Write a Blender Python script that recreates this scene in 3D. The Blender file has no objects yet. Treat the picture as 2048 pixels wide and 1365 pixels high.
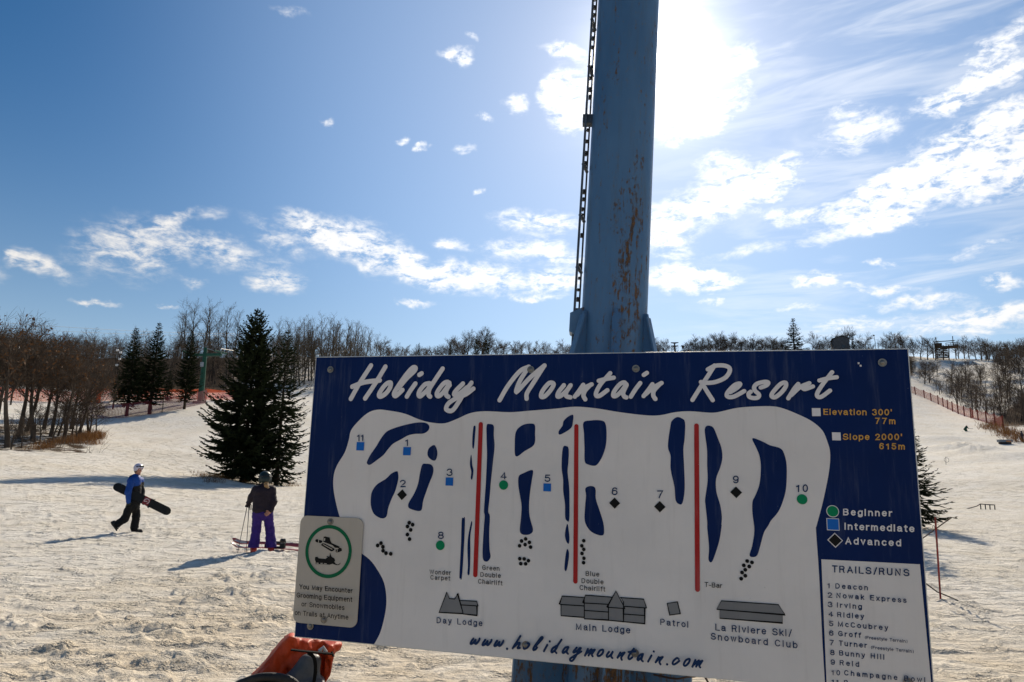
import bpy, bmesh, math, random
import numpy as np
from mathutils import Vector, Matrix
random.seed(7)
RNG = np.random.default_rng(7)
SC = bpy.context.scene
COL = SC.collection
rad = math.radians

# ------------------------------------------------------------------ camera
EYE = np.array([0.0, 0.0, 1.75])
FPX = 1378.0                                   # focal length in photo pixels (2048 wide): a 24 mm lens
RC = np.array([[0.99981099, -0.01944186, 0.0],
               [-0.00346308, -0.17809097, 0.98400793],
               [0.01913095, 0.98382194, 0.17812464]])   # camera (right, up, forward) -> world
cam = bpy.data.cameras.new("camera")
cam.sensor_width = 36.0
cam.lens = FPX / 2048.0 * 36.0
cam.clip_start = 0.05
cam.clip_end = 3000.0
camo = bpy.data.objects.new("camera", cam)
COL.objects.link(camo)
camo.matrix_world = Matrix(((RC[0][0], RC[0][1], -RC[0][2], EYE[0]),
                            (RC[1][0], RC[1][1], -RC[1][2], EYE[1]),
                            (RC[2][0], RC[2][1], -RC[2][2], EYE[2]), (0, 0, 0, 1)))
SC.camera = camo
SC.view_settings.view_transform = 'Standard'
SC.view_settings.look = 'None'
SC.view_settings.exposure = 0.12
SC.view_settings.gamma = 1.0
SC.cycles.max_bounces = 6
SC.cycles.diffuse_bounces = 3
SC.cycles.glossy_bounces = 2
SC.cycles.transparent_max_bounces = 16
SC.cycles.caustics_reflective = False
SC.cycles.caustics_refractive = False


def ray(px, py):
    return RC @ np.array([px - 1024.0, 682.5 - py, FPX])


def proj(p):
    d = RC.T @ (np.asarray(p, float) - EYE)
    return 1024 + FPX * d[0] / d[2], 682.5 - FPX * d[1] / d[2]


def azel(px, py):
    d = ray(px, py)
    d = d / np.linalg.norm(d)
    return math.atan2(d[0], d[1]), math.asin(d[2])


# ------------------------------------------------------------------ sky and sun
SUN_AZ, SUN_EL = azel(1316, 122)
SUN_DIR = Vector((math.cos(SUN_EL) * math.sin(SUN_AZ), math.cos(SUN_EL) * math.cos(SUN_AZ), math.sin(SUN_EL)))
world = bpy.data.worlds.new("World")
SC.world = world
world.use_nodes = True
world.cycles.sampling_method = 'MANUAL'
world.cycles.sample_map_resolution = 512
WT = world.node_tree
WT.nodes.clear()


class NT:
    """small helper to write node trees"""
    def __init__(s, tree):
        s.t = tree

    def n(s, kind, **kw):
        o = s.t.nodes.new(kind)
        for k, v in kw.items():
            setattr(o, k, v)
        return o

    def put(s, sock, v):
        if hasattr(v, "is_output") or isinstance(v, bpy.types.NodeSocket):
            s.t.links.new(v, sock)
        else:
            sock.default_value = v

    def math(s, op, a, b=None, c=None, clamp=False):
        o = s.n("ShaderNodeMath", operation=op, use_clamp=clamp)
        s.put(o.inputs[0], a)
        if b is not None:
            s.put(o.inputs[1], b)
        if c is not None:
            s.put(o.inputs[2], c)
        return o.outputs[0]

    def vmath(s, op, a, b=None, out=0):
        o = s.n("ShaderNodeVectorMath", operation=op)
        s.put(o.inputs[0], a)
        if b is not None:
            s.put(o.inputs[1], b)
        return o.outputs["Value"] if op in ("LENGTH", "DOT_PRODUCT") else o.outputs[0]

    def maprange(s, v, a, b, c, d, smooth=True):
        o = s.n("ShaderNodeMapRange", interpolation_type='SMOOTHSTEP' if smooth else 'LINEAR')
        s.put(o.inputs[0], v)
        for i, x in enumerate((a, b, c, d)):
            s.put(o.inputs[i + 1], x)
        return o.outputs[0]

    def noise(s, vec, scale, detail=4.0, rough=0.55, dist=0.0):
        o = s.n("ShaderNodeTexNoise")
        if vec is not None:
            s.put(o.inputs["Vector"], vec)
        s.put(o.inputs["Scale"], scale)
        s.put(o.inputs["Detail"], detail)
        s.put(o.inputs["Roughness"], rough)
        s.put(o.inputs["Distortion"], dist)
        return o.outputs[0]

    def mix(s, f, a, b, blend='MIX'):
        o = s.n("ShaderNodeMix", data_type='RGBA', blend_type=blend)
        s.put(o.inputs[0], f)
        s.put(o.inputs[6], a)
        s.put(o.inputs[7], b)
        return o.outputs[2]

    def mapping(s, vec, loc=(0, 0, 0), rot=(0, 0, 0), scale=(1, 1, 1), kind='POINT'):
        o = s.n("ShaderNodeMapping", vector_type=kind)
        s.put(o.inputs["Vector"], vec)
        if kind != 'NORMAL':
            o.inputs["Location"].default_value = loc
        o.inputs["Rotation"].default_value = rot
        o.inputs["Scale"].default_value = scale
        return o.outputs[0]


# clouds: (photo x, y of the centre, half length, half height, tilt in degrees, strength); turned into directions
CLOUDS = [
    (265, 495, 125, 75, -14, .72), (420, 505, 85, 45, 0, .58), (560, 478, 90, 26, 24, .55), (630, 455, 85, 34, 12, 1.0),
    (735, 500, 120, 52, 20, 1.1), (840, 548, 75, 34, 18, 1.0), (965, 553, 125, 34, 2, 1.1), (85, 532, 85, 24, 14, .8), (20, 520, 30, 14, 0, .6),
    (1080, 445, 105, 26, 6, 1.0), (900, 490, 42, 15, 0, .9), (1050, 497, 110, 28, 0, .8), (1120, 520, 60, 20, 0, .8), (1090, 562, 40, 22, 0, 1.0), (1130, 560, 50, 26, 0, .9),
    (920, 112, 24, 23, 0, 1.05), (1037, 210, 32, 22, 0, 1.05), (967, 232, 20, 11, 0, .9), (848, 296, 17, 10, 0, 1.0), (648, 243, 19, 12, 0, 1.0),
    (805, 282, 16, 9, 0, .8), (940, 300, 30, 11, 0, .7), (966, 384, 14, 7, 0, .7), (937, 72, 14, 9, 0, .6), (895, 110, 20, 12, 0, .5),
    (1128, 102, 48, 18, 8, .95), (1150, 185, 60, 70, 0, .85), (1150, 250, 50, 38, 0, .85), (1115, 190, 36, 40, 0, .8),
    (1420, 140, 95, 70, 0, 1.1), (1440, 215, 75, 55, 0, 1.05), (1380, 255, 80, 40, 0, 1.0), (1345, 80, 90, 90, 0, 1.0),
    (1335, 480, 50, 80, -50, 1.0), (1430, 405, 190, 50, -14, 1.15), (1540, 360, 75, 40, -20, 1.1), (1350, 560, 110, 32, 4, 1.1), (1430, 560, 90, 26, 0, .9),
    (1630, 558, 58, 16, -4, 1.1), (1870, 345, 265, 75, -21, 1.05), (1960, 290, 180, 62, -24, 1.1), (1760, 400, 150, 50, -14, .85), (2000, 360, 130, 55, -16, .8),
    (1975, 165, 125, 34, -14, 1.15), (1990, 100, 140, 40, -24, .9), (1720, 265, 105, 52, -8, .85), (1580, 428, 90, 26, -4, .85),
    (1450, 330, 70, 34, -6, .85), (1770, 440, 100, 20, 8, .7), (1740, 578, 110, 15, 10, .8), (1425, 605, 26, 11, -8, 1.0), (1760, 526, 28, 9, 0, 1.0), (2020, 565, 55, 20, 8, 1.0),
    (1830, 610, 130, 16, 4, .75), (1920, 650, 190, 28, 0, .85), (1700, 650, 120, 16, 0, .7), (1590, 612, 80, 14, 0, .6), (2010, 620, 90, 20, 0, .8), (1960, 500, 130, 20, -10, .5),
    (190, 600, 36, 8, 0, .8), (335, 605, 34, 6, 0, .8), (830, 607, 40, 7, 4, .9), (560, 572, 62, 24, 0, .8), (390, 568, 40, 12, 8, .6), (1060, 592, 80, 10, 0, .9), (530, 530, 110, 40, 20, .4),
    (410, 430, 60, 18, -10, .4), (345, 445, 40, 28, -30, .6), (590, 20, 40, 12, 0, .45), (1880, 200, 60, 30, -15, .7), (1690, 210, 60, 30, -10, .6),
    (2150, 300, 160, 80, -20, 1.0), (-120, 520, 120, 50, 0, .7), (2300, 520, 200, 60, 0, .8), (1650, 480, 160, 14, -6, .45), (1500, 500, 120, 14, -8, .45),
]


def build_sky():
    w = NT(WT)
    tc = w.n("ShaderNodeTexCoord")
    gen = w.vmath('NORMALIZE', tc.outputs["Generated"])
    sep = w.n("ShaderNodeSeparateXYZ")
    w.put(sep.inputs[0], gen)
    az = w.math('ARCTAN2', sep.outputs[0], sep.outputs[1])
    el = w.math('ARCSINE', sep.outputs[2])
    # wobble the lookup so that cloud edges are ragged
    nx = w.math('SUBTRACT', w.noise(gen, 16.0, 4, .6), .5)
    ny = w.math('SUBTRACT', w.noise(w.vmath('ADD', gen, (7.3, 2.1, 4.4)), 18.0, 4, .6), .5)
    wx, wy = w.math('MULTIPLY_ADD', nx, .075, az), w.math('MULTIPLY_ADD', ny, .04, el)
    total = None
    for q, (px, py, hx, hy, tilt, amp) in enumerate(CLOUDS):
        if q % 12 == 0:      # making each dozen depend on the sum so far lets the renderer work through the list in order
            comb = w.n("ShaderNodeCombineXYZ")
            w.put(comb.inputs[0], wx)
            w.put(comb.inputs[1], wy)
            w.put(comb.inputs[2], 1.0 if total is None else w.math('MULTIPLY_ADD', total, 1e-9, 1.0))
            P = comb.outputs[0]
        a, e = azel(px, py)
        a2, e2 = azel(px + 10, py)
        a3, e3 = azel(px, py - 10)
        rx, ry = hx * 1.35 * math.hypot(a2 - a, e2 - e) / 10, hy * 1.35 * abs(e3 - e) / 10
        ct, st = math.cos(rad(-tilt)), math.sin(rad(-tilt))
        u = w.vmath('DOT_PRODUCT', P, (ct / rx, st / rx, -(ct * a + st * e) / rx))
        v = w.vmath('DOT_PRODUCT', P, (-st / ry, ct / ry, -(-st * a + ct * e) / ry))
        f = w.math('SUBTRACT', 1.0, w.math('MULTIPLY_ADD', u, u, w.math('MULTIPLY', v, v)), clamp=True)
        f = w.math('MULTIPLY', f, w.math('MULTIPLY', f, amp * 1.08))
        total = f if total is None else w.math('ADD', total, f)
    total = w.math('MINIMUM', total, 1.25)
    wisp = w.noise(w.mapping(gen, scale=(1, 1, 2.6)), 26.0, 6, .64, .5)
    fine = w.noise(w.mapping(gen, scale=(1, 1, 1.7)), 85.0, 3, .62)
    tex = w.math('ADD', w.math('MULTIPLY', wisp, .72), w.math('MULTIPLY', fine, .28))
    dens = w.math('MULTIPLY', total, w.maprange(tex, .36, .68, .02, 1.25, False))
    mask = w.maprange(dens, .03, .80, 0.0, 0.93)
    # thin high veil
    veil = w.noise(w.mapping(gen, rot=(0, rad(25), 0), scale=(1, 1, 6.0)), 5.0, 4, .6, .6)
    right = w.maprange(az, .0, .55, .0, 1.0)
    veil = w.math('MULTIPLY', w.maprange(veil, .42, .72, 0, .40), right)
    mask = w.math('MAXIMUM', mask, veil)

    sky = w.n("ShaderNodeTexSky", sky_type='NISHITA', sun_disc=False)
    sky.sun_elevation = SUN_EL
    sky.sun_rotation = SUN_AZ
    sky.altitude = 400
    sky.air_density = 1.0
    sky.dust_density = 0.35
    sky.ozone_density = 2.2
    skyc = w.mix(1.0, sky.outputs[0], (SKY, SKY, SKY, 1), 'MULTIPLY')
    hs = w.n("ShaderNodeHueSaturation")
    hs.inputs["Saturation"].default_value = SKY_SAT
    w.put(hs.inputs["Color"], skyc)
    skyc = hs.outputs[0]
    dot = w.vmath('DOT_PRODUCT', gen, tuple(SUN_DIR))
    ang = w.math('ARCCOSINE', w.math('MINIMUM', dot, 0.999999))
    glow = w.math('ADD', w.math('MULTIPLY', w.math('EXPONENT', w.math('MULTIPLY', ang, -1 / rad(1.5))), 6.0),
                  w.math('MULTIPLY', w.math('EXPONENT', w.math('MULTIPLY', ang, -1 / rad(7.0))), .22))
    lit = w.math('MULTIPLY_ADD', glow, .55, .86)
    cc = w.mix(1.0, (1.0, .965, .92, 1), lit, 'MULTIPLY')
    hz_ = w.math('MULTIPLY', w.math('EXPONENT', w.math('MULTIPLY', w.math('MAXIMUM', el, 0.0), -1 / rad(9.5))), .78)
    skyc = w.mix(hz_, skyc, (.57, .67, .79, 1))
    c = w.mix(mask, skyc, cc)
    gl = w.mix(1.0, (1.0, .96, .90, 1), glow, 'MULTIPLY')
    c = w.mix(1.0, c, gl, 'ADD')
    # wide pale aureole of the thin high haze round the sun
    wide = w.math('MULTIPLY', w.math('EXPONENT', w.math('MULTIPLY', w.math('POWER', w.math('MULTIPLY', ang, 1 / rad(33.0)), 4.0), -1.0)), .24)
    c = w.mix(1.0, c, w.mix(1.0, (.80, 1.0, 1.26, 1), wide, 'MULTIPLY'), 'ADD')
    bg = w.n("ShaderNodeBackground")
    w.put(bg.inputs[0], c)
    bg.inputs[1].default_value = 1.0
    out = w.n("ShaderNodeOutputWorld")
    WT.links.new(bg.outputs[0], out.inputs[0])


SKY, SKY_SAT = 0.066, 1.45
build_sky()
sun = bpy.data.lights.new("sun", 'SUN')
sun.energy = 4.9
sun.angle = rad(0.53)
sun.color = (1.0, 0.87, 0.70)
suno = bpy.data.objects.new("sun", sun)
COL.objects.link(suno)
suno.rotation_euler = (-SUN_DIR).to_track_quat('-Z', 'Y').to_euler()


# ------------------------------------------------------------------ helpers
def setp(o, label=None, cat=None, group=None, kind=None):
    for k, v in (("label", label), ("category", cat), ("group", group), ("kind", kind)):
        if v:
            o[k] = v
    return o


def empty(name, loc, label, cat, group=None, rotz=0.0, M=None):
    o = bpy.data.objects.new(name, None)
    o.empty_display_size = .2
    COL.objects.link(o)
    if M is not None:
        o.matrix_world = M
    else:
        o.location = loc
        o.rotation_euler = (0, 0, rotz)
    return setp(o, label, cat, group)


def mesh_np(name, V, F, mat=None, parent=None, smooth=False, loc=None):
    """V: (n,3) array; F: list of index tuples, or one (m,3|4) array"""
    me = bpy.data.meshes.new(name)
    V = np.asarray(V, np.float32)
    if isinstance(F, np.ndarray):
        k = F.shape[1]
        me.vertices.add(len(V))
        me.vertices.foreach_set("co", V.ravel())
        me.loops.add(F.size)
        me.loops.foreach_set("vertex_index", F.astype(np.int32).ravel())
        me.polygons.add(len(F))
        me.polygons.foreach_set("loop_start", np.arange(len(F), dtype=np.int32) * k)
        me.update(calc_edges=True)
        me.validate()
    else:
        me.from_pydata([tuple(map(float, v)) for v in V], [], F)
        me.update()
    if smooth:
        me.polygons.foreach_set("use_smooth", np.ones(len(me.polygons), bool))
    if mat is not None:
        me.materials.append(mat)
    o = bpy.data.objects.new(name, me)
    COL.objects.link(o)
    if parent is not None:
        o.parent = parent
    if loc is not None:
        o.location = loc
    return o


class MB:
    """collects boxes, bars, tubes and prisms; build() links them as one mesh object"""
    def __init__(s):
        s.V, s.F = [], []

    def add(s, V, F):
        b = len(s.V)
        s.V += [tuple(map(float, v)) for v in V]
        s.F += [tuple(i + b for i in f) for f in F]
        return s

    def box(s, c, d, R=None):
        c = np.array(c, float)
        h = np.array(d, float) / 2
        P = [np.array([x, y, z]) * h for x in (-1, 1) for y in (-1, 1) for z in (-1, 1)]
        if R is not None:
            P = [R @ p for p in P]
        return s.add([c + p for p in P], [(0, 1, 3, 2), (4, 6, 7, 5), (0, 4, 5, 1), (2, 3, 7, 6), (0, 2, 6, 4), (1, 5, 7, 3)])

    def bar(s, a, b, w, h=None, upv=(0, 0, 1)):
        a, b = np.array(a, float), np.array(b, float)
        h = h or w
        d = b - a
        L = np.linalg.norm(d)
        d /= L
        u = np.cross(d, np.array(upv, float))
        if np.linalg.norm(u) < 1e-4:
            u = np.cross(d, np.array((1., 0, 0)))
        u /= np.linalg.norm(u)
        v = np.cross(u, d)
        return s.box((a + b) / 2, (L, w, h), np.stack([d, u, v], 1))

    def tube(s, pts, r, n=8, cap=True):
        pts = [np.array(p, float) for p in pts]
        rs = r if hasattr(r, "__len__") else [r] * len(pts)
        V, F = [], []
        u = None
        for i, p in enumerate(pts):
            d = pts[min(i + 1, len(pts) - 1)] - pts[max(i - 1, 0)]
            d = d / (np.linalg.norm(d) + 1e-12)
            if u is None:
                u = np.cross(d, (0, 0, 1.)) if abs(d[2]) < .95 else np.cross(d, (1., 0, 0))
            u = u - d * (u @ d)
            u = u / (np.linalg.norm(u) + 1e-12)
            v = np.cross(d, u)
            for k in range(n):
                t = 2 * math.pi * k / n
                V.append(p + rs[i] * (math.cos(t) * u + math.sin(t) * v))
        for i in range(len(pts) - 1):
            for k in range(n):
                a, b = i * n + k, i * n + (k + 1) % n
                F.append((a, b, b + n, a + n))
        if cap:
            F.append(tuple(range(n))[::-1])
            F.append(tuple(range((len(pts) - 1) * n, len(pts) * n)))
        return s.add(V, F)

    def prism(s, poly, off):
        """extrude a flat polygon (3-D points) by the vector off"""
        n = len(poly)
        off = np.array(off, float)
        V = [np.array(p, float) for p in poly] + [np.array(p, float) + off for p in poly]
        F = [tuple(range(n))[::-1], tuple(range(n, 2 * n))] + [(i, (i + 1) % n, n + (i + 1) % n, n + i) for i in range(n)]
        return s.add(V, F)

    def build(s, name, mat, parent=None, smooth=False, bevel=0.0):
        o = mesh_np(name, s.V, s.F, mat, parent)
        bm = bmesh.new()
        bm.from_mesh(o.data)
        bmesh.ops.recalc_face_normals(bm, faces=bm.faces)
        if bevel:
            bmesh.ops.bevel(bm, geom=list(bm.edges), offset=bevel, segments=2, profile=.5, affect='EDGES')
        bm.to_mesh(o.data)
        bm.free()
        if smooth:
            o.data.polygons.foreach_set("use_smooth", np.ones(len(o.data.polygons), bool))
            o.data.set_sharp_from_angle(angle=rad(40))
        return o


def copy_tree(o, parent=None):
    c = o.copy()
    COL.objects.link(c)
    c.parent = parent
    for ch in o.children:
        copy_tree(ch, c)
    return c


# ------------------------------------------------------------------ numpy noise
def _hash(i, j, k, seed):
    h = (i * 374761393 + j * 668265263 + k * 2147483647 + seed * 974634777) & 0xFFFFFFFF
    h = ((h ^ (h >> 13)) * 1274126177) & 0xFFFFFFFF
    return ((h ^ (h >> 16)) & 0xFFFF) / 65535.0


def vnoise(P, seed=0):
    P = np.asarray(P, float)
    if P.shape[-1] == 2:
        P = np.concatenate([P, np.zeros(P.shape[:-1] + (1,))], -1)
    I = np.floor(P).astype(np.int64)
    f = P - I
    f = f * f * (3 - 2 * f)
    out = 0
    for a in (0, 1):
        for b in (0, 1):
            for c in (0, 1):
                w = (f[..., 0] if a else 1 - f[..., 0]) * (f[..., 1] if b else 1 - f[..., 1]) * (f[..., 2] if c else 1 - f[..., 2])
                out = out + w * _hash(I[..., 0] + a, I[..., 1] + b, I[..., 2] + c, seed)
    return out


def fbm(P, octs=4, seed=0, gain=.5):
    s, a, n = 0, 1.0, 0
    P = np.asarray(P, float)
    for o in range(octs):
        s = s + a * vnoise(P * 2 ** o, seed + o * 13)
        n += a
        a *= gain
    return s / n


def sstep(a, b, x):
    t = np.clip((x - a) / (b - a), 0, 1)
    return t * t * (3 - 2 * t)


# ------------------------------------------------------------------ materials
def mat(name, col, rough=.6, spec=.3, metal=0.0, vary=0.0, vscale=8.0, bump=0.0, bscale=60.0, coat=0.0):
    m = bpy.data.materials.new(name)
    m.use_nodes = True
    t = NT(m.node_tree)
    b = m.node_tree.nodes["Principled BSDF"]
    b.inputs["Roughness"].default_value = rough
    b.inputs["Specular IOR Level"].default_value = spec
    b.inputs["Metallic"].default_value = metal
    b.inputs["Coat Weight"].default_value = coat
    c = (*col, 1)
    tc = t.n("ShaderNodeTexCoord").outputs["Object"]
    if vary:
        f = t.noise(tc, vscale, 5, .6)
        lo = tuple(x * (1 - vary) for x in col) + (1,)
        hi = tuple(min(1, x * (1 + vary)) for x in col) + (1,)
        t.put(b.inputs["Base Color"], t.mix(t.maprange(f, .3, .7, 0, 1), lo, hi))
    else:
        b.inputs["Base Color"].default_value = c
    if bump:
        bn = t.n("ShaderNodeBump")
        bn.inputs["Strength"].default_value = 1.0
        bn.inputs["Distance"].default_value = bump
        t.put(bn.inputs["Height"], t.noise(tc, bscale, 4, .6))
        t.put(b.inputs["Normal"], bn.outputs[0])
    return m


def snow_material():
    m = bpy.data.materials.new("snow")
    m.use_nodes = True
    t = NT(m.node_tree)
    b = m.node_tree.nodes["Principled BSDF"]
    pos = t.n("ShaderNodeNewGeometry").outputs["Position"]
    big = t.noise(pos, .35, 4, .6)
    mid = t.noise(pos, 2.6, 5, .65)
    c = t.mix(t.maprange(big, .35, .68, 0, 1), (.86, .825, .74, 1), (.81, .755, .64, 1))
    c = t.mix(t.math('MULTIPLY', t.maprange(mid, .55, .8, 0, 1), .45), c, (.60, .51, .39, 1))
    # dirtier, yellowed snow round the lift base where people queue
    dist = t.vmath('LENGTH', t.vmath('SUBTRACT', pos, (.4, 3.5, 0)))
    dirt = t.math('MULTIPLY', t.maprange(dist, 13.0, 2.0, 0, 1), t.maprange(t.noise(pos, .8, 4, .6), .30, .62, .25, 1))
    c = t.mix(t.math('MULTIPLY', dirt, .75), c, (.80, .66, .46, 1))
    # leaf litter and thawed earth inside the woods
    at = t.n("ShaderNodeAttribute", attribute_name="litter")
    ln = t.noise(pos, 1.1, 6, .7)
    lf = t.maprange(t.math('ADD', at.outputs["Fac"], t.math('MULTIPLY', t.math('SUBTRACT', ln, .5), 1.1)), .42, .60, 0, 1)
    lc = t.mix(t.maprange(t.noise(pos, 3.0, 4, .6), .3, .7, 0, 1), (.045, .032, .022, 1), (.115, .075, .045, 1))
    c = t.mix(lf, c, lc)
    t.put(b.inputs["Base Color"], c)
    b.inputs["Roughness"].default_value = .9
    b.inputs["Specular IOR Level"].default_value = .03
    # refrozen crumbs and ski tracks, drawn out across the slope
    drift = t.mapping(pos, rot=(0, 0, rad(12)), scale=(.55, 1.35, 1))
    crumb = t.noise(drift, 4.6, 6, .70, .4)
    track = t.noise(t.mapping(pos, rot=(0, 0, rad(16)), scale=(.16, 2.6, 1)), 1.9, 4, .6, .3)
    lumps = t.maprange(t.noise(t.mapping(pos, scale=(.8, 1.2, 1)), 2.3, 5, .68), .50, .72, 0, 1)
    h = t.math('ADD', t.math('ADD', t.math('MULTIPLY', crumb, .62), t.math('MULTIPLY', track, .45)), t.math('MULTIPLY', lumps, .70))
    sm = t.n("ShaderNodeVectorMath", operation='LENGTH')
    t.put(sm.inputs[0], pos)
    h = t.math('MULTIPLY', h, t.maprange(sm.outputs["Value"], 40.0, 75.0, 1.0, .45))
    b1 = t.n("ShaderNodeBump")
    b1.inputs["Distance"].default_value = .20
    t.put(b1.inputs["Height"], h)
    b2 = t.n("ShaderNodeBump")
    b2.inputs["Distance"].default_value = .014
    t.put(b2.inputs["Height"], t.noise(pos, 34.0, 4, .7))
    m.node_tree.links.new(b1.outputs[0], b2.inputs["Normal"])
    t.put(b.inputs["Normal"], b2.outputs[0])
    return m


# ------------------------------------------------------------------ terrain
def col_az(px):
    yh = 932 + (px - 1024) * .0194
    return azel(px, yh)[0]


def zy(px, py, D):
    d = ray(px, py)
    return EYE[2] + D * d[2] / math.hypot(d[0], d[1])


# profile of the ground along directions: photo column -> [(distance, height)]; heights read off where the photo shows that ground
def Y(px, *pairs):
    return [(D, (v[0] if isinstance(v, tuple) else zy(px, v, D))) for D, v in pairs]


PROFILE = {
    -900: Y(-900, (48, (0.5,)), (62, (3.0,)), (90, (8.5,)), (110, (11,)), (190, (28,)), (260, (20,))),
    0: Y(0, (27, (0.0,)), (35, (0.45,)), (44, (1.05,)), (54, 905), (62, 884), (75, 850), (95, 803), (105, 785), (135, 752), (190, 712), (260, (20,))),
    200: Y(200, (31, (0.0,)), (40, (0.6,)), (48, (1.0,)), (58, 905), (80, 851), (86, 838), (98, 803), (106, 792), (135, 752), (190, 712), (260, (20,))),
    400: Y(400, (36, (0.0,)), (51, (0.30,)), (62, 905), (85, 826), (90, 817), (97, 800), (106, 795), (135, 765), (185, 712), (260, (22,))),
    560: Y(560, (38, (0.0,)), (53, (0.05,)), (60, 935), (85, 840), (97, 806), (110, 790), (140, 755), (190, 708), (260, (24,))),
    740: Y(740, (38, (0.0,)), (55, (0.2,)), (80, 880), (110, 800), (150, 745), (210, 709), (280, (28,))),
    1000: Y(1000, (38, (0.0,)), (55, (0.3,)), (80, 890), (120, 800), (160, 750), (225, 711), (300, (28,))),
    1250: Y(1250, (38, (0.0,)), (55, (0.3,)), (80, 900), (120, 820), (170, 750), (250, 712), (330, (36,))),
    1600: Y(1600, (38, (0.0,)), (55, (0.4,)), (80, 910), (120, 840), (170, 770), (250, 706), (330, (40,))),
    1800: Y(1800, (38, (0.0,)), (50, (0.1,)), (75, 925), (110, 868), (150, 815), (200, 768), (235, 742), (262, 705), (340, (44,))),
    1900: Y(1900, (38, (0.0,)), (50, (0.1,)), (75, 928), (110, 872), (140, 838), (170, 812), (195, 790), (225, 745), (250, 716), (262, 716), (340, (40,))),
    2000: Y(2000, (38, (0.0,)), (48, (0.05,)), (70, 935), (100, 885), (125, 851), (140, 835), (165, 812), (205, 760), (240, 722), (262, 716), (340, (38,))),
    2100: Y(2100, (38, (0.0,)), (46, (0.05,)), (68, 940), (95, 898), (112, 868), (130, 845), (160, 800), (200, 748), (240, 706), (340, (36,))),
    3000: Y(3000, (38, (0.0,)), (46, (0.05,)), (68, (3.2,)), (95, (6.5,)), (130, (14,)), (200, (32,)), (240, (42,)), (340, (36,))),
}
_TA = np.radians(np.linspace(-90, 90, 361))
_TD = np.concatenate([np.arange(0, 60, 1.0), np.arange(60, 420, 2.0)])


def _table():
    cols = sorted(PROFILE)
    azs = np.array([col_az(c) for c in cols])
    Z = []
    for c in cols:
        pr = [(0, 0.0), (10, 0.0)] + PROFILE[c] + [(700, PROFILE[c][-1][1] - 12)]
        Z.append(np.interp(_TD, [p[0] for p in pr], [p[1] for p in pr]))
    Z = np.array(Z)
    T = np.array([np.interp(_TA, azs, Z[:, k]) for k in range(len(_TD))]).T
    fade = sstep(rad(86), rad(60), np.abs(_TA))[:, None]
    T = T * fade
    for ax, n in ((0, 5), (1, 5)):
        for _ in range(2):
            k = np.ones(n) / n
            pad = [(0, 0), (0, 0)]
            pad[ax] = (n // 2, n // 2)
            T = np.apply_along_axis(lambda a: np.convolve(a, k, 'valid'), ax, np.pad(T, pad, 'edge'))
    return T


TAB = _table()
BUMPS = []      # extra mounds: (x, y, rx, ry, h)


def hz(x, y):
    x, y = np.asarray(x, float), np.asarray(y, float)
    D = np.hypot(x, y)
    A = np.arctan2(x, y)
    i = np.clip((A - _TA[0]) / (_TA[1] - _TA[0]), 0, len(_TA) - 1.001)
    j = np.interp(D, _TD, np.arange(len(_TD)))
    j = np.clip(j, 0, len(_TD) - 1.001)
    i0, j0 = i.astype(int), j.astype(int)
    fi, fj = i - i0, j - j0
    z = (TAB[i0, j0] * (1 - fi) * (1 - fj) + TAB[i0 + 1, j0] * fi * (1 - fj) + TAB[i0, j0 + 1] * (1 - fi) * fj + TAB[i0 + 1, j0 + 1] * fi * fj)
    for (bx, by, rx, ry, h) in BUMPS:
        z = z + h * np.exp(-((x - bx) / rx) ** 2 - ((y - by) / ry) ** 2)
    return z


def at(px, D):
    """ground point under photo column px at horizontal distance D"""
    a = col_az(px)
    x, y = D * math.sin(a), D * math.cos(a)
    return np.array([x, y, float(hz(x, y))])


def hit(px, py, dmin=3.0, dmax=330.0):
    """where the sight line through a photo pixel first meets the ground"""
    d = ray(px, py)
    d = d / math.hypot(d[0], d[1])
    D = np.exp(np.linspace(math.log(dmin), math.log(dmax), 3000))
    g = hz(d[0] * D, d[1] * D) - (EYE[2] + d[2] * D)
    k = np.argmax(g > 0)
    Dk = D[k] if g[k] > 0 else dmax
    return np.array([d[0] * Dk, d[1] * Dk, float(hz(d[0] * Dk, d[1] * Dk))])


# snow mounds of the terrain park and the bank by the big spruces
for (px, D, rx, ry, h) in ((1925, 92, 2.6, 2.2, .75), (1962, 84, 2.6, 2.4, .95), (1885, 104, 4, 3, .5), (435, 50, 1.6, 1.2, .35), (2040, 80, 5, 3, .5)):
    p = at(px, D)
    BUMPS.append((p[0], p[1], rx, ry, h))


def litter_mask(x, y):
    D, A = np.hypot(x, y), np.arctan2(x, y)
    n = fbm(np.stack([x, y], -1) * .08, 3, 5) - .5
    left = sstep(col_az(640), col_az(330), A)
    m = left * sstep(104, 122, D + n * 20) * .86
    grove = sstep(col_az(215), col_az(150), A) * sstep(53.0, 58, D + n * 4) * sstep(80, 72, D)
    m = np.maximum(m, grove * .55)
    crest = sstep(col_az(560), col_az(760), A) * sstep(col_az(1840), col_az(1780), A) * sstep(205, 225, D)
    m = np.maximum(m, crest * .75)
    aw = A - (D - 140) * 0.0009
    gul = sstep(col_az(1960), col_az(2035), aw) * sstep(112, 128, D) * sstep(222, 196, D)
    gul2 = sstep(col_az(1880), col_az(1830), A) * sstep(col_az(1740), col_az(1800), A) * sstep(205, 225, D)
    m = np.maximum(m, np.maximum(gul * .74, gul2 * .7))
    m = np.maximum(m, sstep(262, 275, D) * .8)
    return m


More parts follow.
